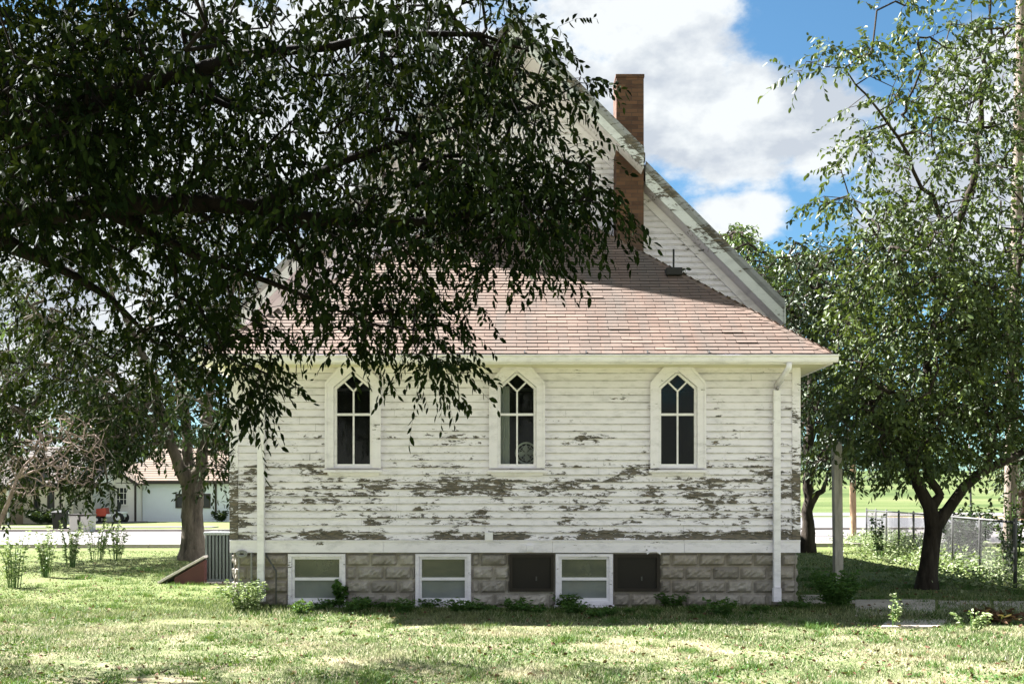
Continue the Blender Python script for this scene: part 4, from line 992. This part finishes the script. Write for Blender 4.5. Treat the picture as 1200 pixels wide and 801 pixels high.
for i, (px, py, h, w, lb) in enumerate([(16, 688, 1.0, .62, 'tall pale flowering shrub nearest the left edge of the lawn'), (53, 676, 1.0, .5, 'slender pale leafy shrub, second from the left edge'), (83, 664, 1.1, .6, 'pale leafy shrub in front of the grey box, third from the left edge'),
                                        (114, 656, 1.1, .8, 'wider pale leafy shrub, fourth from the left edge'), (136, 655, 1.05, .75, 'pale leafy shrub nearest the forked tree trunk')]):
    plant('flowering_shrub', lb, 'shrub', G(px, py), h, w, 16, 26, .075, M['leaf_pale'], 60 + i, 'pale shrubs along the street side of the lawn', wr=.6)
plant('weed_bush', 'leafy green weed clump at the foot of the grey wooden post', 'weed', G(982, 712), .55, 1.0, 60, 30, .07, M['leaf_weed'], 70)
plant('corner_weeds', 'bright weed clump at the left corner of the church by the downspout', 'weed', G(290, 716), .45, .9, 46, 24, .06, M['leaf_pale'], 71)
plant('wall_weed', 'dark leafy weed beside the leftmost basement window', 'weed', G(402, 712), .38, .28, 10, 12, .10, M['leaf_weed'], 72, wr=.7)
plant('dark_bush', 'dark green bush beside the fruit tree trunk along the fence', 'bush', G(1132, 664), 1.45, 1.5, 70, 40, .10, M['leaf_deep'], 73, wr=.6)
plant('wall_vine', 'small vine twig growing up between chimney and gable wall', 'vine', (3.0, YG - .20, 5.0), .85, .35, 5, 9, .09, M['leaf_deep'], 74, wr=.6)
plant('red_plant', 'low reddish brown dead plant beside the path at the right edge', 'plant', G(1165, 730), .16, .9, 34, 10, .10, M['leaf_red'], 75, wr=.35)
plant('path_weed', 'small pale weed standing at the near edge of the path', 'weed', G(1047, 734), .42, .3, 8, 12, .06, M['leaf_pale'], 76)
plant('path_weed', 'pale leafy weed in front of the reddish dead plant', 'weed', G(1138, 741), .3, .5, 16, 12, .06, M['leaf_pale'], 77)
plant('stem_weed', 'tall dark stemmed weed beside the fence left of the forked tree', 'weed', G(1033, 655), 1.3, .6, 9, 16, .11, M['leaf_deep'], 78, wr=.6)
plant('climbing_weed', 'green climber around the foot of the utility pole', 'weed', G(1186, 678), 1.7, .6, 22, 30, .09, M['leaf_right'], 79, wr=.6)
# weeds along the wall foot (individual clumps)
k = 0
for px in range(345, 940, 21):
    p = G(px + random.uniform(-12, 12), 714 + random.uniform(-3, 8)); h = random.uniform(.06, .20)
    if k < 6: w_ = plant('wall_grass', 'low green weed tuft growing along the foot of the block wall', 'weed', (p.x, p.y, 0), h, .4, 30, 9, .055, M['leaf_weed'], 90 + k, 'weed tufts along the foot of the block wall'); proto = w_; protos = globals().setdefault('PR', []); protos.append(w_)
    else:
        c = dup(PR[k % 6]); c.location = (p.x, p.y, 0); c.rotation_euler = (0, 0, random.uniform(0, 6)); s = random.uniform(.5, 1.2); c.scale = (s * 1.2, s * 1.2, s)
    k += 1
# rough growth along the fence
rng = np.random.default_rng(51); LB = []; n = 15000
FA = np.array([13.6, 36.0]); FB = np.array([8.9, 16.6])
t = rng.uniform(0, 1, n); base = FA[None] * (1 - t)[:, None] + FB[None] * t[:, None]; off = rng.normal(size=(n, 2)) * np.array([.75, .6]); cl = np.sin(t * 40) * .2 + np.sin(t * 93 + 1) * .15
hmax = np.clip(.42 + cl * .9 - np.abs(off[:, 0]) * .25, .15, 1.2)
pos = np.stack([base[:, 0] + off[:, 0] + .35, base[:, 1] + off[:, 1], rng.uniform(0, 1, n) * hmax], axis=1)
V, Fq = leaf_arrays(pos, rng.normal(size=(n, 3)) * np.array([1, 1, .6]) + np.array([0, 0, .3]), rng.uniform(.05, .13, n), rng.uniform(.02, .06, n), rng)
tag(np_mesh('fence_weeds', V, Fq, M['leaf_pale'], rnd=np.repeat(rng.uniform(0, .85, n), 6)), 'rough tangled weeds growing along the chain link fence', 'weeds', kind='stuff')

# lawn blades
rng = np.random.default_rng(52)
def scatter(n, y0, y1, powr):
    Y = y0 + (y1 - y0) * rng.uniform(0, 1, n) ** powr; X = rng.uniform(-.62, .62, n) * Y * 1.05; return X, Y
X1, Y1_ = scatter(240000, 7.6, 15, 1.0); X2, Y2_ = scatter(130000, 14, 30, 1.2)
X = np.concatenate([X1, X2]); Y = np.concatenate([Y1_, Y2_])
keep = ~((X > XL - .02) & (X < XR + .02) & (Y > YW)) & ~((X > XR + .2) & (Y < 16.2) & (Y > 12.9) & (rng.uniform(0, 1, len(X)) < .55) & (X > 4.8)) & (Y < 29.1)
fd = (X - FA[0]) - (Y - FA[1]) * (FB[0] - FA[0]) / (FB[1] - FA[1]); keep &= fd < 1.5
X = X[keep]; Y = Y[keep]; n = len(X)
pn = np.sin(X * 1.7 + np.sin(Y * 1.3) * 2) * np.sin(Y * 1.9 + X * .6) + .5 * np.sin(X * 5.1 + 1) * np.sin(Y * 6.3)
bare = (pn < -.6) & (rng.uniform(0, 1, n) < .65); X = X[~bare]; Y = Y[~bare]; pn = pn[~bare]; n = len(X)
h = rng.uniform(.012, .038, n) * (1 + .35 * pn) * np.where((Y > 12.6) & (Y < 13.9), 1.9, 1) * np.where(X > 4.6, 1.3, 1); wd = rng.uniform(.0035, .0075, n) * (1 + (Y - 8) * .05)
a = rng.uniform(0, 2 * math.pi, n); lx = rng.normal(size=n) * .5 * h; ly = rng.normal(size=n) * .5 * h
zb = 0.02 * np.sin(X * 1.3 + Y * .7) * np.sin(Y * 1.1 - X * .4) * ((Y > 8) & (Y < 28))
V = np.stack([np.stack([X - np.cos(a) * wd, Y - np.sin(a) * wd, zb - .004], 1), np.stack([X + np.cos(a) * wd, Y + np.sin(a) * wd, zb - .004], 1), np.stack([X + lx, Y + ly, zb + h], 1)], axis=1).reshape(-1, 3)
Fq = np.arange(n * 3).reshape(-1, 3)
tag(np_mesh('grass', V, Fq, M['blade'], rnd=np.repeat(np.clip(rng.uniform(0, 1, n) ** 1.1, 0, 1), 3)), 'short patchy sunlit lawn grass in front of the church', 'grass', kind='stuff')
# clover and small broadleaf weeds in the lawn
n = 26000; X, Y = scatter(n, 7.8, 22, 1.3); pn = np.sin(X * 2.3 + 1) * np.sin(Y * 2.1) + rng.normal(size=n) * .5; k = (pn > .35) & ~((X > XL - .1) & (X < XR + .1) & (Y > YW - .05)) & ((X < 4.8) | (Y < 12.8)); X = X[k]; Y = Y[k]; n = len(X)
pos = np.stack([X, Y, rng.uniform(.005, .04, n)], 1); V, Fq = leaf_arrays(pos, rng.normal(size=(n, 3)) * np.array([1, 1, .4]) + np.array([0, 0, .3]), rng.uniform(.02, .045, n), rng.uniform(.014, .03, n), rng)
tag(np_mesh('clover', V, Fq, M['leaf_weed'], rnd=np.repeat(rng.uniform(0, 1, n), 6)), 'clover and broadleaf weeds scattered through the lawn', 'ground cover', kind='stuff')

n = 2600; X, Y = scatter(n, 7.8, 24, 1.2); k = ~((X > XL - .1) & (X < XR + .1) & (Y > YW - .05)); X = X[k]; Y = Y[k]; n = len(X)
pos = np.stack([X, Y, rng.uniform(.012, .04, n)], 1); V, Fq = leaf_arrays(pos, rng.normal(size=(n, 3)) * np.array([1, 1, .25]), rng.uniform(.03, .075, n), rng.uniform(.02, .04, n), rng)
tag(np_mesh('fallen_leaves', V, Fq, M['leaf_red'], rnd=np.repeat(rng.uniform(0, 1, n), 6)), 'dry brown fallen leaves scattered over the lawn', 'leaves', kind='stuff')
# coarse grass clumps
n = 60000; cx_ = rng.uniform(-9, 9, 700); cy_ = 7.8 + 14 * rng.uniform(0, 1, 700) ** 1.3; q = rng.integers(0, 700, n)
X = cx_[q] + rng.normal(size=n) * .07; Y = cy_[q] + rng.normal(size=n) * .06; k = ~((X > XL - .1) & (X < XR + .1) & (Y > YW - .05)); X = X[k]; Y = Y[k]; n = len(X)
h = rng.uniform(.03, .085, n); wd = rng.uniform(.003, .006, n); a = rng.uniform(0, 2 * math.pi, n)
V = np.stack([np.stack([X - np.cos(a) * wd, Y - np.sin(a) * wd, X * 0 - .01], 1), np.stack([X + np.cos(a) * wd, Y + np.sin(a) * wd, X * 0 - .01], 1), np.stack([X + rng.normal(size=n) * h * .6, Y + rng.normal(size=n) * h * .6, h], 1)], axis=1).reshape(-1, 3)
tag(np_mesh('grass_clumps', V, np.arange(n * 3).reshape(-1, 3), M['leaf_weed'], rnd=np.repeat(rng.uniform(0, 1, n), 3)), 'coarse darker grass clumps standing in the lawn', 'grass', kind='stuff')

# ------------------------------------------------------------------ yard objects
# air conditioner
b = G(239, 683); ax, ay = b.x, b.y; aw, ah = .88, .98
ac = thing('air_conditioner', 'grey green air conditioning unit with vertical louvres at the left corner of the church', 'air conditioner', (ax + aw / 2, ay + aw / 2, 0))
mb = MB(); mb.box((ax + .04, ay + .04, .06), (ax + aw - .04, ay + aw - .04, ah - .05)); mb.build('core', M['dark'], ac)
mb = MB()
for i in range(13):
    for (cxx, cyy) in ((ax + .02 + (aw - .08) * i / 12, ay), (ax + .02 + (aw - .08) * i / 12, ay + aw - .03)): mb.box((cxx, cyy, .08), (cxx + .040, cyy + .035, ah - .06))
for i in range(1, 7):
    for cxx in (ax, ax + aw - .035): mb.box((cxx, ay + aw * i / 7, .08), (cxx + .03, ay + aw * i / 7 + .03, ah - .06))
mb.build('louvre', M['ac'], ac, bevel=.004)
mb = MB(); mb.box((ax - .012, ay - .012, ah - .06), (ax + aw + .012, ay + aw + .012, ah)); mb.build('lid', M['ac_light'], ac, bevel=.015)
mb = MB(); mb.box((ax - .01, ay - .01, 0.03), (ax + aw + .01, ay + aw + .01, .08)); mb.build('base_pan', M['ac'], ac, bevel=.008)
mb = MB(); mb.box((ax - .1, ay - .08, -.05), (ax + aw + .1, ay + aw + .1, .03)); mb.build('pad', M['kerb'], ac, bevel=.01)
mb = MB()
for k in range(5): r = .08 + k * .075; mb.tube([(ax + aw / 2 + r * math.cos(t), ay + aw / 2 + r * math.sin(t), ah + .012) for t in [2 * math.pi * q / 24 for q in range(25)]], .004, 4, False)
mb.build('fan_grille', M['dark'], ac)
# sloping red hatch
a = G(185, 684); hy = a.y; x0 = a.x; x1 = (237 - 600) * hy / F + .05; hz = .50
ht = thing('cellar_hatch', 'low sloping wooden hatch with faded red side left of the air conditioner', 'hatch', ((x0 + x1) / 2, hy + .5, 0))
mb = MB(); mb.hexa([(x0 + .3, hy + .03, -.02), (x1 - .02, hy + .03, -.02), (x1 - .02, hy + .03, hz - .05), (x0 + .3, hy + .03, .12)], [(x0 + .3, hy + 1.0, -.02), (x1 - .02, hy + 1.0, -.02), (x1 - .02, hy + 1.0, hz - .05), (x0 + .3, hy + 1.0, .12)]); mb.build('side_panel', M['red'], ht)
mb = MB()
for k in range(6):
    ya = hy + k * .172; mb.hexa([(x0, ya, .0), (x1, ya, hz), (x1, ya + .165, hz), (x0, ya + .165, .0)], [(x0 - .01, ya, .045), (x1 - .01, ya, hz + .045), (x1 - .01, ya + .165, hz + .045), (x0 - .01, ya + .165, .045)])
mb.build('plank_top', M['wood_grey'], ht, bevel=.004)
# grey wooden post
b = G(984, 692); w = .072; hgt = 2.62
mb = MB(); mb.hexa([(b.x - w, b.y, -.1), (b.x + w, b.y, -.1), (b.x + w, b.y + .14, -.1), (b.x - w, b.y + .14, -.1)], [(b.x - w - .03, b.y, hgt), (b.x + w - .03, b.y, hgt), (b.x + w - .03, b.y + .14, hgt - .01), (b.x - w - .03, b.y + .14, hgt - .01)])
tag(mb.build('wooden_post', M['wood_grey'], bevel=.006), 'tall square weathered grey post standing right of the church', 'post')
def pole(name, label, cat, p0, p1, r0, r1, mat, seed=0, group=None):
    root = thing(name, label, cat, tuple(p0), group); mb = MB(); m = 12
    pts = [Vector(p0) + (Vector(p1) - Vector(p0)) * k / m for k in range(m + 1)]; mb.tube(pts, [r0 + (r1 - r0) * k / m for k in range(m + 1)], 12)
    mb.build('shaft', mat, root, smooth=True); return root
p0 = G(1000, 631); p = pole('timber_pole', 'short tan timber pole beyond the fence near the street', 'pole', (p0.x, p0.y, -.1), tuple(P(999, 520, p0.y)), .13, .12, M['wood_tan'])
p0 = G(1182, 673); up = pole('utility_pole', 'tall weathered wooden utility pole at the right edge behind the fence', 'utility pole', (p0.x, p0.y, -.1), tuple(P(1199, -80, p0.y)), .13, .10, M['wood_pole'])
tp = P(1198, -60, p0.y); mb = MB(); mb.box((tp.x - .9, tp.y - .19, tp.z - .1), (tp.x + .9, tp.y - .10, tp.z)); mb.build('crossarm', M['wood_pole'], up)
mb = MB()
for dx in (-.8, -.4, .4, .8): mb.tube([(tp.x + dx, tp.y - .145, tp.z), (tp.x + dx, tp.y - .145, tp.z + .08), (tp.x + dx, tp.y - .145, tp.z + .13)], [.03, .05, .02], 8)
split(mb, 'insulator', M['whitepl'], up)
p0 = G(1139, 636); sp = pole('sign_pole', 'thin grey metal pole beyond the fence between the forked tree and the utility pole', 'pole', (p0.x, p0.y, -.1), tuple(P(1136, 520, p0.y)), .035, .035, M['metal'])
# chain link fence
fr = thing('chain_link_fence', 'grey chain link fence with a top rail along the street side of the yard', 'fence', (FA[0], FA[1], 0))
d = FB - FA; Lf = float(np.linalg.norm(d)); d = d / Lf; H = 1.2
def fp(s, z): return (FA[0] + d[0] * s, FA[1] + d[1] * s, z)
mb = MB(); mb.tube([fp(0, H), fp(Lf * .5, H + .01), fp(Lf, H)], .024, 8); mb.build('top_rail', M['metal'], fr, smooth=True)
s = 0
while s <= Lf + .01:
    mb = MB(); mb.tube([fp(s, -.1), fp(s, H + .05), fp(s, H + .08)], [.032, .032, .012], 8); mb.build('fence_post', M['metal'], fr, smooth=True); s += Lf / 8
Vs = []; Fs = []; off = 0; pitch = .085; s = -H
def wire(pa, pb, r=.0018):
    global off
    a, b = np.array(pa), np.array(pb); dd = b - a; dd /= np.linalg.norm(dd); u = np.cross(dd, [d[1], -d[0], 0.01]); u /= np.linalg.norm(u); v = np.cross(dd, u)
    c = np.stack([u, -u * .5 + v * .87, -u * .5 - v * .87]) * r; Vs.extend([a + c, b + c]); k = np.arange(3); Fs.append(np.stack([off + k, off + (k + 1) % 3, off + 3 + (k + 1) % 3, off + 3 + k], 1)); off += 6
while s < Lf:
    for sg in (0, 1):
        s0, s1 = s, s + H; z0, z1 = .03, H - .02
        if s0 < 0: z0 += -s0 * (H - .05) / H; s0 = 0
        if s1 > Lf: z1 -= (s1 - Lf) * (H - .05) / H; s1 = Lf
        if sg: z0, z1 = H + .01 - z0, H + .01 - z1
        if s1 > s0 + .02: wire(fp(s0, z0), fp(s1, z1))
    s += pitch
np_mesh('wire_mesh', np.concatenate(Vs), np.concatenate(Fs), M['metal'], fr)

# ------------------------------------------------------------------ houses across the street
def lap(mb, mp, u0, u1, z0, z1, e=.2):
    k = 0
    while z0 + k * e < z1 - .01:
        a = z0 + k * e; b = min(a + e, z1); mb.poly([mp(u0, .03, a), mp(u1, .03, a), mp(u1, .0, b), mp(u0, .0, b)]); mb.poly([mp(u0, 0, a), mp(u1, 0, a), mp(u1, .03, a), mp(u0, .03, a)]); k += 1
def hbox(parent, x0, x1, y0, y1, h, mat, name='wall', e=.2):
    mb = MB(); lap(mb, lambda u, o, z: (u, y0 - o, z), x0, x1, .0, h, e); lap(mb, lambda u, o, z: (x1 + o, u, z), y0, y1, 0, h, e); lap(mb, lambda u, o, z: (x0 - o, u, z), y0, y1, 0, h, e)
    mb.box((x0 + .01, y1 - .1, 0), (x1 - .01, y1, h)); return mb.build(name, mat, parent)
def hwindow(parent, x0, x1, z0, z1, y, grid=(2, 2), frame='hwhite'):
    mb = MB(); mb.ring([(x0, z0), (x1, z0), (x1, z1), (x0, z1)], [(x0 + .1, z0 + .1), (x1 - .1, z0 + .1), (x1 - .1, z1 - .1), (x0 + .1, z1 - .1)], y - .09, y - .032); 
    for i in range(1, grid[0]): xx = x0 + (x1 - x0) * i / grid[0]; mb.box((xx - .02, y - .075, z0 + .1), (xx + .02, y - .05, z1 - .1))
    for j in range(1, grid[1]): zz = z0 + (z1 - z0) * j / grid[1]; mb.box((x0 + .1, y - .078, zz - .02), (x1 - .1, y - .052, zz + .02))
    w = mb.build('window', M[frame], parent); mb = MB(); mb.poly([(x0 + .05, y - .04, z0 + .05), (x1 - .05, y - .04, z0 + .05), (x1 - .05, y - .04, z1 - .05), (x0 + .05, y - .04, z1 - .05)]); mb.build('pane', M['hglass'], w)
def gable_roof_x(parent, x0, x1, y0, y1, ze, zr, mat, ov=.4):
    """ridge along x"""
    mb = MB(); ym = (y0 + y1) / 2; s = (zr - ze) / (ym - y0)
    for (ya, sg) in ((y0 - ov, 1), (y1 + ov, -1)):
        lo = ze - s * ov; n = 14
        for k in range(n):
            f0, f1 = k / n, (k + 1) / n; yy0 = ya + (ym - ya) * f0; yy1 = ya + (ym - ya) * f1; zz0 = lo + (zr - lo) * f0; zz1 = lo + (zr - lo) * f1
            mb.hexa([(x0 - ov, yy0, zz0), (x1 + ov, yy0, zz0), (x1 + ov, yy1, zz1), (x0 - ov, yy1, zz1)], [(x0 - ov, yy0, zz0 + .14), (x1 + ov, yy0, zz0 + .14), (x1 + ov, yy1, zz1 + .11), (x0 - ov, yy1, zz1 + .11)])
    r = mb.build('roof', mat, parent)
    mb = MB(); mb.box((x0 - ov - .02, y0 - ov - .05, ze - s * ov - .12), (x1 + ov + .02, y0 - ov - .005, ze - s * ov + .1)); mb.build('fascia', M['htrim'], r)
    mb = MB()
    for x in (x0, x1): mb.hexa([(x - .03, y0, ze - .02), (x - .03, y1, ze - .02), (x - .03, ym, zr)], [(x + .03, y0, ze - .02), (x + .03, y1, ze - .02), (x + .03, ym, zr)])
    split(mb, 'gable', M['hwhite'], parent); return r
def gable_roof_y(parent, x0, x1, y0, y1, ze, zr, mat, wall, ov=.35):
    mb = MB(); xm = (x0 + x1) / 2; s = (zr - ze) / (xm - x0)
    for xa in (x0 - ov, x1 + ov):
        lo = ze - s * ov; mb.hexa([(xa, y0 - ov, lo), (xm, y0 - ov, zr), (xm, y1, zr), (xa, y1, lo)], [(xa, y0 - ov, lo + .12), (xm, y0 - ov, zr + .12), (xm, y1, zr + .12), (xa, y1, lo + .12)])
    r = mb.build('roof', mat, parent)
    mb = MB()
    for xa in (x0 - ov, x1 + ov):
        lo = ze - s * ov; mb.hexa([(xa, y0 - ov - .04, lo - .1), (xm, y0 - ov - .04, zr - .1), (xm, y0 - ov - .04, zr + .14), (xa, y0 - ov - .04, lo + .14)], [(xa, y0 - ov - .002, lo - .1), (xm, y0 - ov - .002, zr - .1), (xm, y0 - ov - .002, zr + .14), (xa, y0 - ov - .002, lo + .14)])
    mb.build('bargeboard', M['htrim'], r)
    mb = MB(); mb.hexa([(x0, y0 - .01, ze - .05), (x1, y0 - .01, ze - .05), (xm, y0 - .01, zr)], [(x0, y0 + .1, ze - .05), (x1, y0 + .1, ze - .05), (xm, y0 + .1, zr)]); mb.build('gable', wall, parent)
YH = 68.0
def hx(px, Y=YH): return (px - 600) * Y / F
def hz_(py, Y=YH): return EYE + (HY - py) * Y / F
# blue-white house with tan roof and a white gabled wing
H2 = thing('house', 'pale blue white house with tan shingled roof, white gabled porch wing and dark trim', 'house', (hx(210), YH + 3, 0))
hbox(H2, hx(167), hx(300), YH, YH + 9, 3.0, M['hblue']); gable_roof_x(H2, hx(160), hx(300), YH, YH + 9, 3.05, 5.4, M['shingle_far'])
hbox(H2, hx(100), hx(166), YH - 1.2, YH + 7, 2.75, M['hwhite']); gable_roof_y(H2, hx(88), hx(166), YH - 1.2, YH + 7, 2.85, 4.35, M['shingle_far'], M['hwhite'])
hwindow(H2, hx(144), hx(158), hz_(592), hz_(570), YH - 1.2, (3, 3)); hwindow(H2, hx(206), hx(247), hz_(595), hz_(578), YH, (3, 1), 'htrim')
mb = MB(); mb.box((hx(165.5), YH - 1.26, 0), (hx(167.8), YH - 1.2, 2.9)); mb.box((hx(252), YH - .09, .6), (hx(254.2), YH - .035, 3.0)); split(mb, 'downpipe', M['htrim'], H2)
mb = MB(); mb.box((hx(104), YH - 1.28, .1), (hx(113), YH - 1.235, 2.15)); dr = mb.build('door', M['hdoor'], H2); mb = MB(); mb.ring([(hx(102), .08), (hx(115), .08), (hx(115), 2.3), (hx(102), 2.3)], [(hx(104), .1), (hx(113), .1), (hx(113), 2.15), (hx(104), 2.15)], YH - 1.32, YH - 1.234); mb.build('frame', M['hwhite'], dr)
mb = MB(); mb.box((hx(118), YH - 1.275, .1), (hx(136), YH - 1.235, 2.2)); mb.build('garage_door', M['hwhite'], H2)
mb = MB()
for px in (138.5, 141.5): mb.box((hx(px) - .06, YH - 1.5, 0), (hx(px) + .06, YH - 1.38, 2.6))
split(mb, 'porch_column', M['hwhite'], H2)
# cream house
Y1H = 62.0
H1 = thing('house', 'cream siding house with small dark windows and a dark downpipe at far left', 'house', (hx(45, Y1H), Y1H + 3, 0))
hbox(H1, hx(13, Y1H), hx(76, Y1H), Y1H, Y1H + 8, 2.75, M['hcream']); gable_roof_x(H1, hx(13, Y1H), hx(76, Y1H), Y1H, Y1H + 8, 2.8, 5.2, M['shingle_grey'])
for a, b in ((40, 46), (56, 64)): hwindow(H1, hx(a, Y1H), hx(b, Y1H), 1.0, 2.2, Y1H, (1, 2), 'htrim')
mb = MB(); mb.box((hx(70.5, Y1H), Y1H - .1, 0), (hx(72.3, Y1H), Y1H - .035, 2.8)); mb.build('downpipe', M['htrim'], H1)
hbox(H1, hx(76, Y1H) + .02, hx(99, Y1H), Y1H + 1.2, Y1H + 7, 2.6, M['hgrey'], 'side_wing'); gable_roof_x(H1, hx(76, Y1H) + .1, hx(99, Y1H), Y1H + 1.2, Y1H + 7, 2.65, 4.2, M['shingle_grey'], .25)
Y0H = 60.0
H0 = thing('garage', 'tan garage with a white door post cut by the left edge', 'garage', (hx(-10, Y0H), Y0H + 3, 0))
hbox(H0, hx(-60, Y0H), hx(8, Y0H), Y0H, Y0H + 6, 2.6, M['htan']); gable_roof_x(H0, hx(-60, Y0H), hx(8, Y0H), Y0H, Y0H + 6, 2.65, 4.4, M['shingle_grey'])
mb = MB(); mb.box((hx(-45, Y0H), Y0H - .08, .02), (hx(2, Y0H), Y0H - .035, 2.2)); mb.build('garage_door', M['htan'], H0)
mb = MB(); mb.box((hx(8, Y0H), Y0H - .05, 0), (hx(10, Y0H), Y0H + .1, 2.6)); mb.build('corner_post', M['hwhite'], H0)
# grey utility box and black bin
g = G(97, 632); g.y = 45.5; x0 = (81 - 600) * g.y / F; x1 = (105 - 600) * g.y / F
bx = thing('utility_cabinet', 'pale grey two door cabinet with dark lid at the far kerb', 'cabinet', ((x0 + x1) / 2, g.y + .3, 0))
mb = MB(); mb.box((x0, g.y, 0), ((x0 + x1) / 2 - .05, g.y + .7, .82)); mb.box(((x0 + x1) / 2 + .05, g.y, 0), (x1, g.y + .7, .80)); split(mb, 'door', M['hgrey'], bx, .02)
mb = MB(); mb.box((x0 - .03, g.y - .03, .822), (x1 + .03, g.y + .75, .90)); mb.box(((x0 + x1) / 2 - .048, g.y + .02, 0), ((x0 + x1) / 2 + .048, g.y + .7, .80)); mb.build('lid', M['htrim'], bx, bevel=.01)
x = (67 - 600) * 47 / F; bn = thing('wheelie_bin', 'black wheeled bin beside the pale cabinet', 'bin', (x, 47.3, 0))
mb = MB(); mb.hexa([(x - .24, 47.05, .05), (x + .24, 47.05, .05), (x + .24, 47.5, .05), (x - .24, 47.5, .05)], [(x - .3, 47, .95), (x + .3, 47, .95), (x + .3, 47.6, .95), (x - .3, 47.6, .95)]); mb.build('body', M['rubber'], bn, bevel=.02)
mb = MB(); mb.hexa([(x - .32, 46.96, .952), (x + .32, 46.96, .952), (x + .32, 47.64, .952), (x - .32, 47.64, .952)], [(x - .28, 47.02, 1.0), (x + .28, 47.02, 1.0), (x + .28, 47.6, 1.06), (x - .28, 47.6, 1.06)]); mb.build('lid', M['rubber'], bn, bevel=.01)
for s in (-1, 1): mb = MB(); mb.tube([(x + s * .24, 47.55, .1), (x + s * .30, 47.55, .1)], .1, 14); mb.build('wheel', M['rubber'], bn)
# ride-on machine
mx0 = (129 - 600) * 64.0 / F; my = 64.0
rm = thing('riding_mower', 'small red, white and black ride-on machine parked by the porch of the blue white house', 'riding mower', (mx0, my, 0))
mb = MB(); mb.hexa([(mx0 - 1.0, my - .35, .45), (mx0 - .1, my - .35, .45), (mx0 - .1, my + .35, .45), (mx0 - 1.0, my + .35, .45)], [(mx0 - .9, my - .3, .95), (mx0 - .2, my - .3, 1.05), (mx0 - .2, my + .3, 1.05), (mx0 - .9, my + .3, .95)]); mb.build('hood', M['mower'], rm, bevel=.06)
mb = MB(); mb.box((mx0 - .1, my - .45, .40), (mx0 + 1.0, my + .45, .62)); mb.box((mx0 + .45, my - .42, .63), (mx0 + 1.05, my + .42, .78)); mb.build('body', M['whitepl'], rm, bevel=.05)
mb = MB(); mb.box((mx0 + .1, my - .25, .79), (mx0 + .6, my + .25, .92)); mb.hexa([(mx0 + .5, my - .25, .925), (mx0 + .62, my - .25, .925), (mx0 + .62, my + .25, .925), (mx0 + .5, my + .25, .925)], [(mx0 + .6, my - .22, 1.45), (mx0 + .72, my - .22, 1.45), (mx0 + .72, my + .22, 1.45), (mx0 + .6, my + .22, 1.45)]); mb.build('seat', M['rubber'], rm, bevel=.04)
mb = MB(); cxs = mx0 - .2; mb.tube([(cxs + .2 * math.cos(t) * .5, my + .2 * math.sin(t), 1.25 + .12 * math.cos(t)) for t in [2 * math.pi * k / 12 for k in range(13)]], .02, 5, False); mb.tube([(cxs - .15, my, .95), (cxs, my, 1.25)], .02); mb.build('steering_wheel', M['rubber'], rm)
for (dx, r) in ((-.7, .24), (.75, .36)):
    for s in (-1, 1):
        mb = MB(); yy = my + s * .42; mb.tube([(mx0 + dx, yy - .11, r), (mx0 + dx, yy + .11, r)], r, 16); w = mb.build('wheel', M['rubber'], rm, bevel=.03)
        mb = MB(); mb.tube([(mx0 + dx, yy - .125, r), (mx0 + dx, yy + .125, r)], r * .45, 12); mb.build('rim', M['whitepl'], w)
# small evergreen bush by the blue house
plant('foundation_bush', 'small green bush at the foot of the blue white house wall', 'bush', (hx(263), YH - 1.0, 0), .8, 1.4, 30, 20, .2, M['leaf_deep'], 80)
plant('foundation_bush', 'dark low bush along the front of the cream house', 'bush', (hx(66, Y1H), Y1H - 1.5, 0), 1.0, 3.6, 60, 24, .25, M['leaf_deep'], 81)
